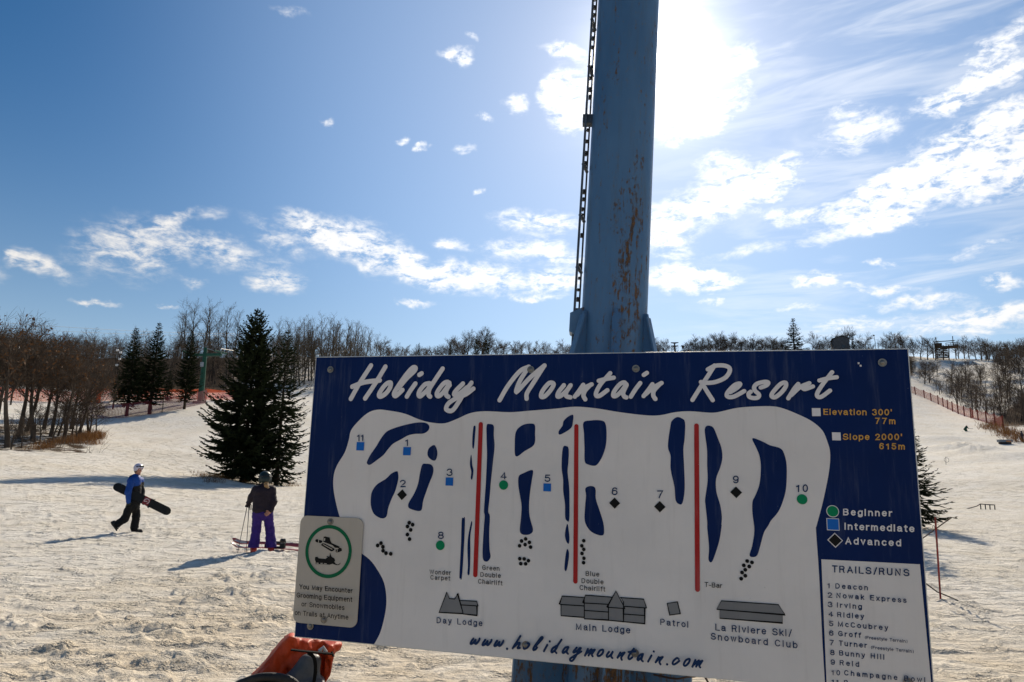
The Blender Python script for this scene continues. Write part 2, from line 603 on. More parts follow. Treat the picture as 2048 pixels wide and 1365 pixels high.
def build_terrain():
    fov = np.radians(np.linspace(-44, 46, 860))
    rest = np.radians(np.concatenate([np.linspace(46, 316, 130)[1:-1]]))
    az = np.concatenate([fov, rest])
    inv = np.linspace(1 / 2.2, 1 / 46.0, 470)
    r = np.concatenate([np.linspace(.05, 2.1, 10), 1 / inv, np.exp(np.linspace(math.log(46.3), math.log(430), 210)), [520, 700, 1000, 1500]])
    A, R = np.meshgrid(az, r)
    X, Yv = R * np.sin(A), R * np.cos(A)
    Z = hz(X, Yv)
    P = np.stack([X, Yv], -1)
    near = sstep(70, 20, R)
    # trampled, refrozen snow: gentle dips, drawn-out heaps of broken crust, ski-track ridges
    n1 = fbm(P * .55, 4, 3) - .5
    W = P + .5 * np.stack([fbm(P * .9 + 5, 3, 71) - .5, fbm(P * .9 + 15, 3, 72) - .5], -1)
    patch = sstep(.40, .60, fbm(P * .30 + 3, 3, 31))
    heap = np.maximum(0, fbm(W * np.array([1.5, 3.4]) + 9, 4, 23, .58) - .545)
    crumbs = np.maximum(0, fbm(P * np.array([7.5, 10.0]) + 17, 3, 29, .6) - .52)
    clod = np.maximum(0, fbm(W * np.array([3.2, 5.6]) + 31, 3, 37, .6) - .56)
    th = rad(18)
    q = (P[..., 0] * math.sin(th) + P[..., 1] * math.cos(th)) + .5 * (fbm(P * .4, 3, 51) - .5)
    streak = (vnoise(np.stack([q * 6.5, (P[..., 0] * math.cos(th)) * .7], -1), 61) - .5) * sstep(.35, .6, vnoise(P * .35, 77))
    Z = Z + near * (.08 * n1 + (.15 * heap + .13 * clod) * (.25 + patch) + .085 * crumbs * sstep(0, .05, heap + .5 * clod) + .02 * crumbs + .028 * streak)
    Z = Z + (1 - near) * .5 * (fbm(P * .09, 4, 41) - .5)
    chop = sum(np.exp(-((X - b[0]) / (b[2] * 1.1)) ** 2 - ((Yv - b[1]) / (b[3] * 1.1)) ** 2) for b in BUMPS[:2])
    Z = Z + chop * .5 * (fbm(P * 2.2, 3, 8) - .5)
    na, nr = len(az), len(r)
    V = np.stack([X, Yv, Z], -1).reshape(-1, 3)
    i, j = np.meshgrid(np.arange(nr - 1), np.arange(na), indexing='ij')
    a = i * na + j
    b = i * na + (j + 1) % na
    F = np.stack([a, a + na, b + na, b], -1).reshape(-1, 4)
    o = mesh_np("snow_ground", V, F, snow_material(), smooth=True)
    lit = litter_mask(X.ravel(), Yv.ravel()).astype(np.float32)
    at_ = o.data.attributes.new("litter", 'FLOAT', 'POINT')
    at_.data.foreach_set("value", lit)
    setp(o, "trampled sunlit snow of the ski slope and the snowy hills behind it", kind="structure")
    return o


build_terrain()


# ------------------------------------------------------------------ the map board
def edge_pts(t, b, h):
    a, c = ray(*t), ray(*b)
    a, c = a / math.hypot(a[0], a[1]), c / math.hypot(c[0], c[1])
    r = h / (a[2] - c[2])
    return EYE + r * a, EYE + r * c


_lt, _lb = edge_pts((628, 714), (588, 1275), 1.22)
_rt, _rb = edge_pts((1812, 697), (1871, 1402), 1.22)
BO = _lb
BU = (_rb - _lb)
BW = float(np.linalg.norm(BU))
BU = BU / BW
BV = _lt - _lb
BV = BV - BU * (BV @ BU)
BH = float(np.linalg.norm(BV))
BV = BV / BH
BN = np.cross(BU, BV)            # towards the viewer
BM = Matrix(((BU[0], -BN[0], BV[0], BO[0]), (BU[1], -BN[1], BV[1], BO[1]), (BU[2], -BN[2], BV[2], BO[2]), (0, 0, 0, 1)))


def bd(px, py):
    """photo pixel -> (u, v) metres on the board's face"""
    d = ray(px, py)
    t = ((BO - EYE) @ BN) / (d @ BN)
    p = EYE + t * d - BO
    return np.array([p @ BU, p @ BV])


def zoomed(ox, oy, sx):
    return lambda pts: [(ox + x / sx, oy + y / sx) for x, y in pts]


Z1 = zoomed(580, 690, 3.151)
Z2 = zoomed(1200, 690, 3.057)
Z3 = zoomed(560, 1000, 3.057)
Z4 = zoomed(1200, 1000, 2.926)
Z5 = zoomed(860, 1150, 7.877)
Z6 = zoomed(1100, 1160, 6.827)
ZS = zoomed(590, 1025, 5.687)
ZP = zoomed(590, 1025, 11.373)
T1, T2, T3 = zoomed(690, 720, 6.4), zoomed(980, 720, 5.535), zoomed(1360, 720, 6.024)
U1, U2 = zoomed(920, 1250, 7.877), zoomed(1160, 1250, 7.585)


def spline(pts, closed=False, k=6):
    P = np.array(pts, float)
    n = len(P)
    if n < 3:
        return P
    out = []
    for i in range(n if closed else n - 1):
        p0 = P[(i - 1) % n] if closed or i > 0 else 2 * P[0] - P[1]
        p1, p2 = P[i], P[(i + 1) % n]
        p3 = P[(i + 2) % n] if closed or i + 2 < n else 2 * P[-1] - P[-2]
        for t in np.arange(k) / k:
            out.append(.5 * ((2 * p1) + (-p0 + p2) * t + (2 * p0 - 5 * p1 + 4 * p2 - p3) * t * t + (-p0 + 3 * p1 - 3 * p2 + p3) * t ** 3))
    if not closed:
        out.append(P[-1])
    return np.array(out)


class Sheet:
    """flat vinyl shapes on the board: polygons and ribbons in (u, v), each lying a hair above the one before"""
    def __init__(s, y):
        s.y, s.V, s.F, s.k = y, [], [], 0

    def lift(s):
        s.k += 1
        return -(s.y + s.k * 2.5e-5)

    def poly(s, uv, y=None):
        y = s.lift() if y is None else y
        b = len(s.V)
        s.V += [(p[0], y, p[1]) for p in uv]
        s.F.append(tuple(range(b, b + len(uv))))

    def ribbon(s, uv, w, closed=False, cap='round'):
        P = [np.array(p, float) for p in uv]
        Q = [P[0]]
        for p in P[1:]:
            if np.linalg.norm(p - Q[-1]) > w * .04:
                Q.append(p)
        P = Q
        if closed:
            P.append(P[0])
        n = len(P)
        if n < 2:
            return
        b = len(s.V)
        for i, p in enumerate(P):
            if closed and i in (0, n - 1):
                d = P[1] - P[-2]
            else:
                d = P[min(i + 1, n - 1)] - P[max(i - 1, 0)]
            d = d / (np.linalg.norm(d) + 1e-9)
            m = 1.0
            if 0 < i < n - 1:
                e = P[i] - P[i - 1]
                e = e / (np.linalg.norm(e) + 1e-9)
                m = 1 / max(.55, abs(e @ d))
            nn = np.array([-d[1], d[0]]) * w / 2 * m
            y = s.lift()
            s.V += [(p[0] + nn[0], y, p[1] + nn[1]), (p[0] - nn[0], y, p[1] - nn[1])]
        for i in range(n - 1):
            s.F.append((b + 2 * i, b + 2 * i + 1, b + 2 * i + 3, b + 2 * i + 2))
        if not closed and cap == 'round':
            for p, q in ((P[0], P[1]), (P[-1], P[-2])):
                d = (p - q) / np.linalg.norm(p - q)
                a0 = math.atan2(d[1], d[0])
                s.poly([p + w / 2 * np.array([math.cos(a0 + t), math.sin(a0 + t)]) for t in np.linspace(-math.pi / 2, math.pi / 2, 9)])
        elif not closed and cap == 'square':
            for p, q in ((P[0], P[1]), (P[-1], P[-2])):
                d = (p - q) / np.linalg.norm(p - q)
                nn = np.array([-d[1], d[0]])
                s.poly([p + nn * w / 2, p - nn * w / 2, p - nn * w / 2 + d * w / 2, p + nn * w / 2 + d * w / 2])

    def disc(s, c, r, n=28, ry=None):
        s.poly([(c[0] + r * math.cos(t), c[1] + (ry or r) * math.sin(t)) for t in np.linspace(0, 2 * math.pi, n, endpoint=False)])

    def build(s, name, mat, parent):
        o = mesh_np(name, s.V, s.F, mat, parent)
        bm = bmesh.new()
        bm.from_mesh(o.data)
        for f in bm.faces:
            f.normal_update()
            if f.normal.y > 0:
                f.normal_flip()
        bmesh.ops.triangulate(bm, faces=[f for f in bm.faces if len(f.verts) > 4])
        bm.to_mesh(o.data)
        bm.free()
        return o


def bpoly(pts, smooth=True, k=5):
    uv = [bd(*p) for p in pts]
    uv = spline(uv, True, k) if smooth else np.array(uv)
    uv[:, 1] = np.maximum(uv[:, 1], .004)
    return uv


# ---- monoline sans-serif lettering: each glyph is (advance, strokes); cap height 1, x-height .73
def arc(cx, cy, rx, ry, a0, a1, n=10):
    return [(cx + rx * math.cos(rad(a)), cy + ry * math.sin(rad(a))) for a in np.linspace(a0, a1, n)]


XH = .74
_o = arc(.27, XH / 2, .27, XH / 2, 90, 450, 20)
_s = arc(.23, .55, .2, .18, 20, 90, 5) + arc(.21, .55, .19, .18, 90, 250, 8) + arc(.24, .19, .22, .19, 75, -90, 8) + arc(.22, .19, .22, .19, -90, -160, 5)
_S = arc(.34, .75, .28, .25, 15, 90, 6) + arc(.31, .75, .28, .25, 90, 260, 9) + arc(.34, .26, .32, .26, 75, -90, 9) + arc(.32, .26, .32, .26, -90, -165, 6)
_C = arc(.36, .5, .36, .5, 40, 320, 20)
GLYPH = {
    'A': (.72, [[(0, 0), (.34, 1), (.68, 0)], [(.12, .32), (.56, .32)]]),
    'B': (.68, [[(0, 0), (0, 1), (.32, 1)] + arc(.34, .765, .24, .235, 90, -90, 8) + [(0, .53)], [(.3, .53)] + arc(.34, .265, .28, .265, 90, -90, 9) + [(0, 0)]]),
    'C': (.72, [_C]),
    'D': (.72, [[(0, 0), (0, 1), (.28, 1)] + arc(.28, .5, .38, .5, 90, -90, 14) + [(0, 0)]]),
    'E': (.6, [[(.54, 1), (0, 1), (0, 0), (.56, 0)], [(0, .52), (.5, .52)]]),
    'F': (.56, [[(.54, 1), (0, 1), (0, 0)], [(0, .5), (.46, .5)]]),
    'G': (.76, [_C[:-1] + [(.68, .16), (.68, .46), (.38, .46)]]),
    'H': (.7, [[(0, 0), (0, 1)], [(.6, 0), (.6, 1)], [(0, .52), (.6, .52)]]),
    'I': (.12, [[(0, 0), (0, 1)]]),
    'L': (.54, [[(0, 1), (0, 0), (.52, 0)]]),
    'M': (.84, [[(0, 0), (0, 1), (.38, .05), (.76, 1), (.76, 0)]]),
    'N': (.7, [[(0, 0), (0, 1), (.6, 0), (.6, 1)]]),
    'P': (.64, [[(0, 0), (0, 1), (.34, 1)] + arc(.34, .73, .26, .27, 90, -90, 9) + [(0, .46)]]),
    'R': (.68, [[(0, 0), (0, 1), (.36, 1)] + arc(.36, .755, .24, .245, 90, -90, 9) + [(0, .51)], [(.34, .51), (.48, .42), (.53, .12), (.6, 0)]]),
    'S': (.68, [_S]),
    'T': (.62, [[(0, 1), (.62, 1)], [(.31, 1), (.31, 0)]]),
    'U': (.7, [[(0, 1), (0, .3)] + arc(.3, .3, .3, .3, 180, 360, 10) + [(.6, 1)]]),
    'W': (.98, [[(0, 1), (.24, 0), (.48, 1), (.72, 0), (.96, 1)]]),
    'Y': (.66, [[(0, 1), (.32, .42), (.64, 1)], [(.32, .42), (.32, 0)]]),
    'a': (.56, [arc(.25, .53, .23, .2, 165, 0, 8) + [(.48, .1), (.54, 0)], [(.48, .44), (.22, .4)] + arc(.19, .2, .19, .2, 100, 270, 7) + [(.36, .06), (.48, .2)]]),
    'b': (.56, [[(0, 1), (0, 0)], _o]),
    'c': (.52, [arc(.27, XH / 2, .27, XH / 2, 40, 320, 14)]),
    'd': (.56, [[(.54, 1), (.54, 0)], _o]),
    'e': (.55, [[(.02, .39), (.54, .39)] + arc(.27, XH / 2, .27, XH / 2, 5, 320, 18)]),
    'f': (.32, [arc(.32, .8, .2, .2, 85, 180, 6) + [(.12, 0)], [(0, XH), (.3, XH)]]),
    'g': (.56, [_o, [(.54, XH), (.54, -.08)] + arc(.28, -.06, .26, .2, 0, -160, 9)]),
    'h': (.54, [[(0, 1), (0, 0)], [(0, .42)] + arc(.25, .46, .24, .27, 160, 0, 9) + [(.49, 0)]]),
    'i': (.12, [[(0, 0), (0, XH)], [(0, .93), (0, 1.0)]]),
    'k': (.5, [[(0, 0), (0, 1)], [(.44, XH), (.03, .3)], [(.16, .42), (.48, 0)]]),
    'l': (.12, [[(0, 0), (0, 1)]]),
    'm': (.84, [[(0, 0), (0, XH)], [(0, .42)] + arc(.2, .48, .19, .25, 160, 0, 8) + [(.39, 0)], [(.39, .42)] + arc(.59, .48, .19, .25, 160, 0, 8) + [(.78, 0)]]),
    'n': (.54, [[(0, 0), (0, XH)], [(0, .42)] + arc(.25, .46, .24, .27, 160, 0, 9) + [(.49, 0)]]),
    'o': (.55, [_o]),
    'p': (.56, [[(0, XH), (0, -.28)], _o]),
    'q': (.56, [[(.54, XH), (.54, -.28)], _o]),
    'r': (.34, [[(0, 0), (0, XH)], [(0, .4)] + arc(.3, .4, .3, .32, 170, 90, 5)]),
    's': (.48, [_s]),
    't': (.34, [[(.13, .95), (.13, .14)] + arc(.27, .14, .14, .14, 180, 270, 5), [(0, XH), (.3, XH)]]),
    'u': (.54, [[(0, XH), (0, .26)] + arc(.24, .26, .24, .26, 180, 350, 9), [(.49, XH), (.49, 0)]]),
    'v': (.5, [[(0, XH), (.24, 0), (.48, XH)]]),
    'w': (.76, [[(0, XH), (.18, 0), (.37, XH), (.56, 0), (.74, XH)]]),
    'x': (.5, [[(0, XH), (.46, 0)], [(0, 0), (.46, XH)]]),
    'y': (.5, [[(0, XH), (.25, .02)], [(.49, XH), (.22, -.12), (.13, -.26), (0, -.26)]]),
    '0': (.58, [arc(.27, .5, .27, .5, 90, 450, 20)]),
    '1': (.42, [[(.02, .76), (.2, .84), (.26, 1), (.26, 0)]]),
    '2': (.58, [arc(.27, .72, .26, .28, 170, -20, 10) + [(.3, .34), (0, .0), (.54, 0)]]),
    '3': (.58, [arc(.26, .76, .24, .24, 165, -80, 10) + arc(.26, .26, .28, .27, 85, -165, 12)]),
    '4': (.58, [[(.4, 0), (.4, 1), (0, .27), (.56, .27)]]),
    '5': (.58, [[(.5, 1), (.08, 1), (.03, .5)] + arc(.26, .32, .27, .32, 130, -160, 12)]),
    '6': (.58, [arc(.27, .31, .26, .31, 180, 540, 18) + [(.03, .62)] + arc(.29, .7, .25, .3, 165, 30, 7)]),
    '7': (.56, [[(0, 1), (.53, 1), (.3, .5), (.16, 0)]]),
    '8': (.58, [arc(.27, .76, .23, .24, -90, 270, 16), arc(.27, .26, .27, .27, 90, 450, 18)]),
    '9': (.58, [arc(.27, .69, .26, .31, 0, 360, 18) + [(.51, .4)] + arc(.26, .3, .25, .3, -15, -150, 7)]),
    "'": (.14, [[(.02, 1), (.02, .76)]]),
    '/': (.36, [[(0, -.05), (.34, 1.05)]]),
    '(': (.26, [arc(.3, .42, .28, .62, 130, 230, 9)]),
    ')': (.26, [arc(-.08, .42, .28, .62, 50, -50, 9)]),
    '-': (.4, [[(0, .38), (.34, .38)]]),
    ' ': (.3, []),
}


def text(sheet, s, a, b, h, wt=.15, gap=.17, tail=None):
    """letter s with its baseline from photo pixel a to photo pixel b, capitals h photo pixels high"""
    A, B = bd(*a), bd(*b)
    up = bd(a[0], a[1] - h) - A
    H = float(np.linalg.norm(up))
    up = up / H
    w = wt * H
    T = float(np.linalg.norm(B - A)) / H          # run length in capital heights
    d = (B - A) / np.linalg.norm(B - A) * H
    nat = sum(GLYPH[c][0] for c in s)
    n = max(1, len(s) - 1)
    k = 1.02
    g = (T - k * nat) / n
    if g < .13:
        k = max(.6, (T - .13 * n) / nat)
        g = (T - k * nat) / n
    if len(s) == 1:
        k, g = T / nat, 0
    x = 0.0
    for ch in s:
        adv, st = GLYPH[ch]
        for q in st:
            sheet.ribbon([A + d * (x + wt / 2 + p[0] * k * (1 - wt * .4)) + up * (w / 2 + p[1] * (H - w)) for p in q], w, cap='square')
        x += adv * k + g


def strokes(sheet, T, w_px, items):
    for it in items:
        if it[0] == 'dot':
            c = T([it[1]])[0]
            uv = bd(*c)
            r = np.linalg.norm(bd(c[0] + it[2], c[1]) - uv)
            sheet.disc(uv, r)
            continue
        closed = it[0] == 'loop'
        pts = T(it[1] if closed else it)
        uv = [bd(*p) for p in pts]
        w = np.linalg.norm(bd(pts[0][0] + w_px, pts[0][1]) - uv[0])
        sheet.ribbon(spline(uv, closed, 7), w, closed)


# the board's own blue: scuffed, slightly glossy printed sheet
def paint(name, col, rough=.38, wear=.08, wcol=None, spec=.08):
    m = bpy.data.materials.new(name)
    m.use_nodes = True
    t = NT(m.node_tree)
    b = m.node_tree.nodes["Principled BSDF"]
    tc = t.n("ShaderNodeTexCoord").outputs["Object"]
    f = t.maprange(t.noise(tc, 2.2, 5, .6), .3, .7, 0, 1)
    c = t.mix(f, tuple(x * (1 - wear) for x in col) + (1,), tuple(min(1, x * (1 + wear)) for x in col) + (1,))
    run = t.noise(t.mapping(tc, scale=(9, 1, .8)), 3.0, 5, .65)
    c = t.mix(t.math('MULTIPLY', t.maprange(run, .50, .80, 0, 1), .22), c, (*(wcol or tuple(x * .6 for x in col)), 1))
    scr = t.noise(t.mapping(tc, rot=(0, rad(24), 0), scale=(3, 1, 60)), 4.0, 3, .6)
    c = t.mix(t.math('MULTIPLY', t.maprange(scr, .735, .76, 0, 1), .35), c, (*(wcol or tuple(x * .6 for x in col)), 1))
    sp = t.maprange(t.noise(tc, 95.0, 2, .5), .755, .79, 0, 1)
    c = t.mix(t.math('MULTIPLY', sp, .6), c, (*(wcol or tuple(x * .6 for x in col)), 1))
    t.put(b.inputs["Base Color"], c)
    b.inputs["Specular IOR Level"].default_value = spec
    t.put(b.inputs["Roughness"], t.maprange(t.noise(tc, 6.0, 4, .6), .3, .7, rough - .06, rough + .12))
    return m


M_BLUE = paint("board_blue", (.0024, .0155, .080), .42, .10, (.20, .22, .25))
M_WHITE = paint("board_white", (.72, .665, .615), .45, .05, (.46, .41, .36))
M_CAPS = paint("letter_white", (.74, .69, .66), .45, .03)
M_NAVY = paint("letter_navy", (.012, .034, .095), .45, .1)
M_BLACK = paint("board_black", (.010, .0095, .009), .45, .1)
M_GREEN = paint("board_green", (.004, .215, .085), .42, .06)
M_LBLUE = paint("board_light_blue", (.012, .130, .46), .42, .06)
M_RED = paint("board_red", (.40, .022, .020), .42, .08, (.55, .30, .28))
M_GOLD = paint("letter_gold", (.62, .33, .075), .45, .08)
M_GREY = paint("board_grey", (.205, .20, .195), .45, .06)
M_STEEL = mat("bolt_steel", (.20, .185, .165), .42, .5, .85, .2, 60)
M_ALU = mat("board_edge", (.62, .60, .57), .5, .4, .2, .1, 20)


def bolt(parent, c, y, r=.0098, name="screw"):
    m = MB()
    m.tube([(c[0], y, c[1]), (c[0], y - .0025, c[1])], r * 1.55, 18)
    m.tube([(c[0], y - .0025, c[1]), (c[0], y - .006, c[1]), (c[0], y - .0085, c[1])], [r, r * .9, r * .45], 16)
    return m.build(name, M_STEEL, parent, smooth=True)


board = empty("map_board", None, "wide blue and white ski trail map board standing in front of the blue tower", "sign", M=BM)
m = MB()
m.box((BW / 2, .0075, BH / 2), (BW, .012, BH))
m.build("panel", M_ALU, board, bevel=.0012)
sh = Sheet(.0002)
sh.poly([(.004, .004), (BW - .004, .004), (BW - .004, BH - .004), (.004, BH - .004)])
sh.build("background", M_BLUE, board)

sh = Sheet(.0012)
sh.poly(bpoly([(748, 1291), (752, 1283), (762, 1262), (771, 1225), (773, 1195), (768, 1165), (755, 1140), (740, 1120), (715, 1100), (695, 1075), (680, 1035), (672, 1005), (667, 975),
               (668, 950), (675, 930), (690, 905), (698, 880), (702, 862), (715, 845), (735, 827), (755, 820), (780, 822), (810, 828), (840, 840), (865, 846), (890, 847),
               (915, 838), (940, 827), (970, 823), (1020, 825), (1060, 822), (1110, 818), (1150, 814), (1190, 817), (1240, 825), (1290, 831), (1320, 831), (1350, 825),
               (1380, 823), (1420, 826), (1440, 824), (1470, 817), (1500, 814), (1540, 813), (1565, 817), (1600, 831), (1625, 844), (1645, 862), (1655, 885), (1660, 905),
               (1659, 935), (1652, 975), (1643, 1015), (1633, 1052), (1632, 1064), (1638, 1150), (1645, 1290), (1650, 1372), (1650, 1378), (1640, 1381), (1200, 1335), (760, 1292)], True, 4))
sh.build("map_area", M_WHITE, board)

sh = Sheet(.0022)
for pts in (
    Z1([(488, 750), (487, 735), (510, 690), (545, 640), (575, 590), (610, 548), (660, 525), (720, 507), (790, 492), (840, 490), (870, 500), (880, 522), (868, 545), (840, 560), (790, 562), (745, 572), (700, 597), (650, 625), (618, 660), (590, 695), (545, 730), (505, 757)]),
    Z1([(675, 797), (683, 815), (683, 850), (665, 920), (640, 975), (620, 1030), (612, 1075), (595, 1093), (565, 1090), (530, 1065), (512, 1020), (510, 970), (518, 925), (550, 880), (605, 845), (640, 812)]),
    Z1([(908, 632), (925, 655), (930, 690), (920, 725), (900, 729), (875, 710), (867, 685), (877, 652)]),
    Z1([(835, 755), (860, 750), (890, 755), (905, 780), (900, 820), (880, 870), (860, 925), (840, 985), (832, 1035), (815, 1048), (775, 1040), (748, 1025), (750, 995), (785, 935), (808, 875), (820, 810)]),
    Z1([(1160, 512), (1170, 515), (1168, 560), (1160, 648), (1150, 645), (1150, 590), (1155, 530)]),
    Z1([(1143, 693), (1147, 720), (1150, 760), (1157, 790), (1150, 848), (1140, 840), (1143, 800), (1135, 760), (1137, 715)]),
    Z1([(1240, 510), (1260, 500), (1285, 512), (1285, 570), (1290, 640), (1280, 740), (1268, 850), (1258, 970), (1250, 1050)]) + Z3([(1284, 100), (1280, 200), (1282, 300), (1288, 350), (1265, 378), (1240, 350), (1245, 200), (1252, 100)]) + Z1([(1223, 1050), (1228, 970), (1236, 850), (1242, 700), (1240, 600)]),
    Z1([(1435, 530), (1470, 505), (1510, 497), (1543, 505), (1545, 560), (1545, 610), (1530, 640), (1480, 670), (1435, 703), (1418, 690), (1417, 620), (1420, 565)]),
    Z1([(1530, 790), (1525, 850), (1515, 920), (1508, 990), (1508, 1060), (1518, 1110), (1532, 1160), (1525, 1185), (1495, 1198), (1460, 1192), (1449, 1165), (1455, 1100), (1460, 1020), (1450, 950), (1440, 890), (1442, 830), (1470, 810)]),
    Z1([(1785, 443), (1783, 490), (1775, 520), (1745, 545), (1700, 567), (1694, 545), (1718, 510), (1725, 480), (1755, 452)]),
    Z1([(1720, 650), (1745, 640), (1757, 660), (1755, 740), (1750, 800), (1760, 900), (1762, 1000), (1760, 1105), (1745, 1108), (1735, 1085), (1733, 1000), (1722, 920), (1722, 850), (1712, 770)]),
    Z1([(1750, 1130), (1757, 1170), (1762, 1215), (1757, 1253), (1742, 1240), (1733, 1200), (1740, 1150)]),
    Z3([(1757, 300), (1768, 330), (1760, 400), (1750, 435), (1740, 425), (1742, 380), (1748, 330)]),
    Z1([(1850, 490), (1900, 477), (1955, 476), (1985, 490), (1995, 540), (1993, 620), (1975, 690), (1945, 745), (1920, 763), (1880, 755), (1858, 735), (1856, 650), (1853, 560)]),
    Z1([(1862, 905), (1895, 890), (1925, 905), (1928, 970), (1950, 1040), (1972, 1110), (1980, 1160), (1975, 1198), (1940, 1198), (1890, 1170), (1858, 1110), (1860, 1020), (1866, 950)]),
    Z3([(1113, 115), (1122, 112), (1132, 120), (1125, 300), (1113, 475), (1102, 478), (1098, 460), (1108, 260), (1110, 180)]),
    Z3([(1170, 135), (1176, 145), (1165, 220), (1165, 330), (1160, 450), (1147, 452), (1150, 400), (1147, 300), (1152, 220)]),
    Z2([(470, 443), (500, 450), (520, 475), (518, 570), (510, 640), (515, 760), (518, 880), (505, 965), (485, 975), (462, 950), (455, 870), (432, 760), (432, 680), (415, 620), (430, 500), (440, 465)]),
    Z2([(640, 520), (650, 498), (670, 495), (695, 510), (720, 570), (742, 630), (748, 690), (735, 750), (710, 820), (712, 900), (735, 980), (745, 1050), (742, 1100)]) + Z4([(712, 150), (700, 230), (680, 300), (655, 363), (635, 350), (638, 280), (628, 170)]) + Z2([(655, 1080), (645, 980), (643, 940), (658, 830), (655, 740), (655, 650), (645, 570)]),
    Z2([(931, 572), (990, 590), (1040, 615), (1100, 632), (1125, 665), (1141, 740), (1138, 870), (1120, 950), (1090, 1020), (1045, 1075)]) + Z4([(985, 150), (960, 190), (940, 260), (922, 320), (900, 335), (875, 325), (890, 270), (903, 180), (892, 80)]) + Z2([(932, 960), (950, 920), (975, 850), (983, 750), (975, 680), (955, 630)]),
):
    sh = Sheet(.0022)
    sh.poly(bpoly(pts, True, 4))
    sh.build("tree_patch", M_BLUE, board)

for a, b, w in (((962, 849), (951, 1150), 8.5), ((1153, 853), (1151, 1163), 8.5), ((1393, 852), (1395, 1179), 9.5)):
    sh = Sheet(.0032)
    A, B = bd(*a), bd(*b)
    sh.ribbon([A, (A + B) / 2, B], np.linalg.norm(bd(a[0] + w, a[1]) - A))
    sh.build("lift_line", M_RED, board)


def psz(p, r):
    return float(np.linalg.norm(bd(p[0] + r, p[1]) - bd(*p)))


def square(sheet, p, half, ang=0):
    c = bd(*p)
    r = psz(p, half)
    e = [np.array([math.cos(rad(ang + k)), math.sin(rad(ang + k))]) for k in (45, 135, 225, 315)]
    sheet.poly([c + q * r * math.sqrt(2) for q in e])


for p in Z1([(445, 640), (739, 671), (1006, 862), (1622, 899)]):
    sh = Sheet(.0036)
    square(sh, p, 7.6)
    sh.build("square_marker", M_LBLUE, board)
for p, r in (((1007.5, 970.5), 9), ((881, 1091), 8.8), ((1604, 999), 10.6)):
    sh = Sheet(.0036)
    sh.disc(bd(*p), psz(p, r))
    sh.build("circle_marker", M_GREEN, board)
for p, r in ((Z1([(708, 945)])[0], 10), (Z2([(90, 968)])[0], 11), (Z2([(366, 990)])[0], 11.5), (Z2([(832, 902)])[0], 12)):
    sh = Sheet(.0036)
    square(sh, p, r / math.sqrt(2), 45)
    sh.build("diamond_marker", M_BLACK, board)

for s, (cx, cy), h in (("11", (721, 876), 14), ("1", (814, 885.5), 14), ("2", (806, 967.5), 14.5), ("3", (899.5, 945), 14.5), ("4", (1007, 952), 14.5), ("5", (1095, 957), 14.5),
                       ("8", (882, 1071), 14.5), ("6", (1229, 983), 15.5), ("7", (1320, 989), 15.5), ("9", (1471, 959.5), 15.5), ("10", (1603, 977), 15.5)):
    sh = Sheet(.0036)
    w = {"11": 13, "10": 23, "1": 6}.get(s, 11)
    text(sh, s, (cx - w / 2, cy + h / 2), (cx + w / 2, cy + h / 2), h, .15, .2)
    sh.build("trail_number", M_NAVY, board)

DOTS = Z3([(792, 140), (813, 152), (781, 163), (801, 184), (781, 212), (794, 240), (619, 265), (599, 279), (631, 287), (632, 311), (650, 326), (679, 330), (1503, 239), (1478, 252),
             (1526, 260), (1466, 281), (1500, 274), (1533, 289), (1467, 360), (1494, 361), (1520, 372), (1473, 390), (1503, 391), (1858, 250), (1846, 281), (1858, 303),
             (1847, 328), (1859, 357), (1857, 384)]) + Z4([(861, 358), (889, 366), (841, 383), (873, 390), (850, 409), (831, 425), (850, 444), (826, 461)])
for n0, n1 in ((0, 6), (6, 12), (12, 18), (18, 23), (23, 29), (29, 37)):
    sh = Sheet(.0036)
    for p in DOTS[n0:n1]:
        sh.disc(bd(*p), psz(p, 3.7 if p[0] < 1400 else 4.0), 14)
    sh.build("mogul_marks", M_BLACK, board)

# buildings drawn on the map: grey fills with black outlines
def house(name, T, polys, lines, w=1.9):
    fill, line = Sheet(.0034), Sheet(.0042)
    for p in polys:
        uv = [bd(*q) for q in T(p)]
        fill.poly(uv)
        line.ribbon(uv, psz(T(p)[0], w), True)
    for l in lines:
        q = T(l)
        line.ribbon([bd(*x) for x in q], psz(q[0], w), cap='square')
    o = fill.build(name, M_GREY, board)
    line.build("outline", M_BLACK, o)


house("day_lodge_picture", Z5, [[(475, 400), (740, 415), (762, 490), (745, 490), (745, 638), (528, 615)], [(270, 270), (310, 370), (395, 378), (440, 290), (528, 610), (148, 590)]], [[(500, 472), (755, 488)]])
house("main_lodge_picture", Z6, [[(168, 220), (470, 240), (470, 512), (152, 488), (152, 335), (130, 333)], [(960, 240), (1280, 262), (1320, 382), (1295, 380), (1295, 597), (1005, 570), (1005, 300)],
                                 [(485, 207), (850, 235), (800, 330), (800, 548), (470, 530), (470, 318), (452, 310)], [(902, 148), (1025, 390), (1005, 390), (1005, 570), (800, 550), (800, 375), (780, 372)]],
      [[(140, 334), (465, 354)], [(460, 314), (790, 332)], [(480, 416), (790, 437)], [(785, 373), (1020, 389)], [(1015, 359), (1315, 382)], [(1012, 465), (1290, 485)]])
house("patrol_hut_picture", Z6, [[(1600, 320), (1740, 298), (1780, 460), (1635, 480)]], [])
house("ski_club_picture", Z4, [[(700, 642), (1068, 672), (1068, 720), (700, 692)], [(710, 590), (1045, 613), (1083, 672), (682, 640)]], [])

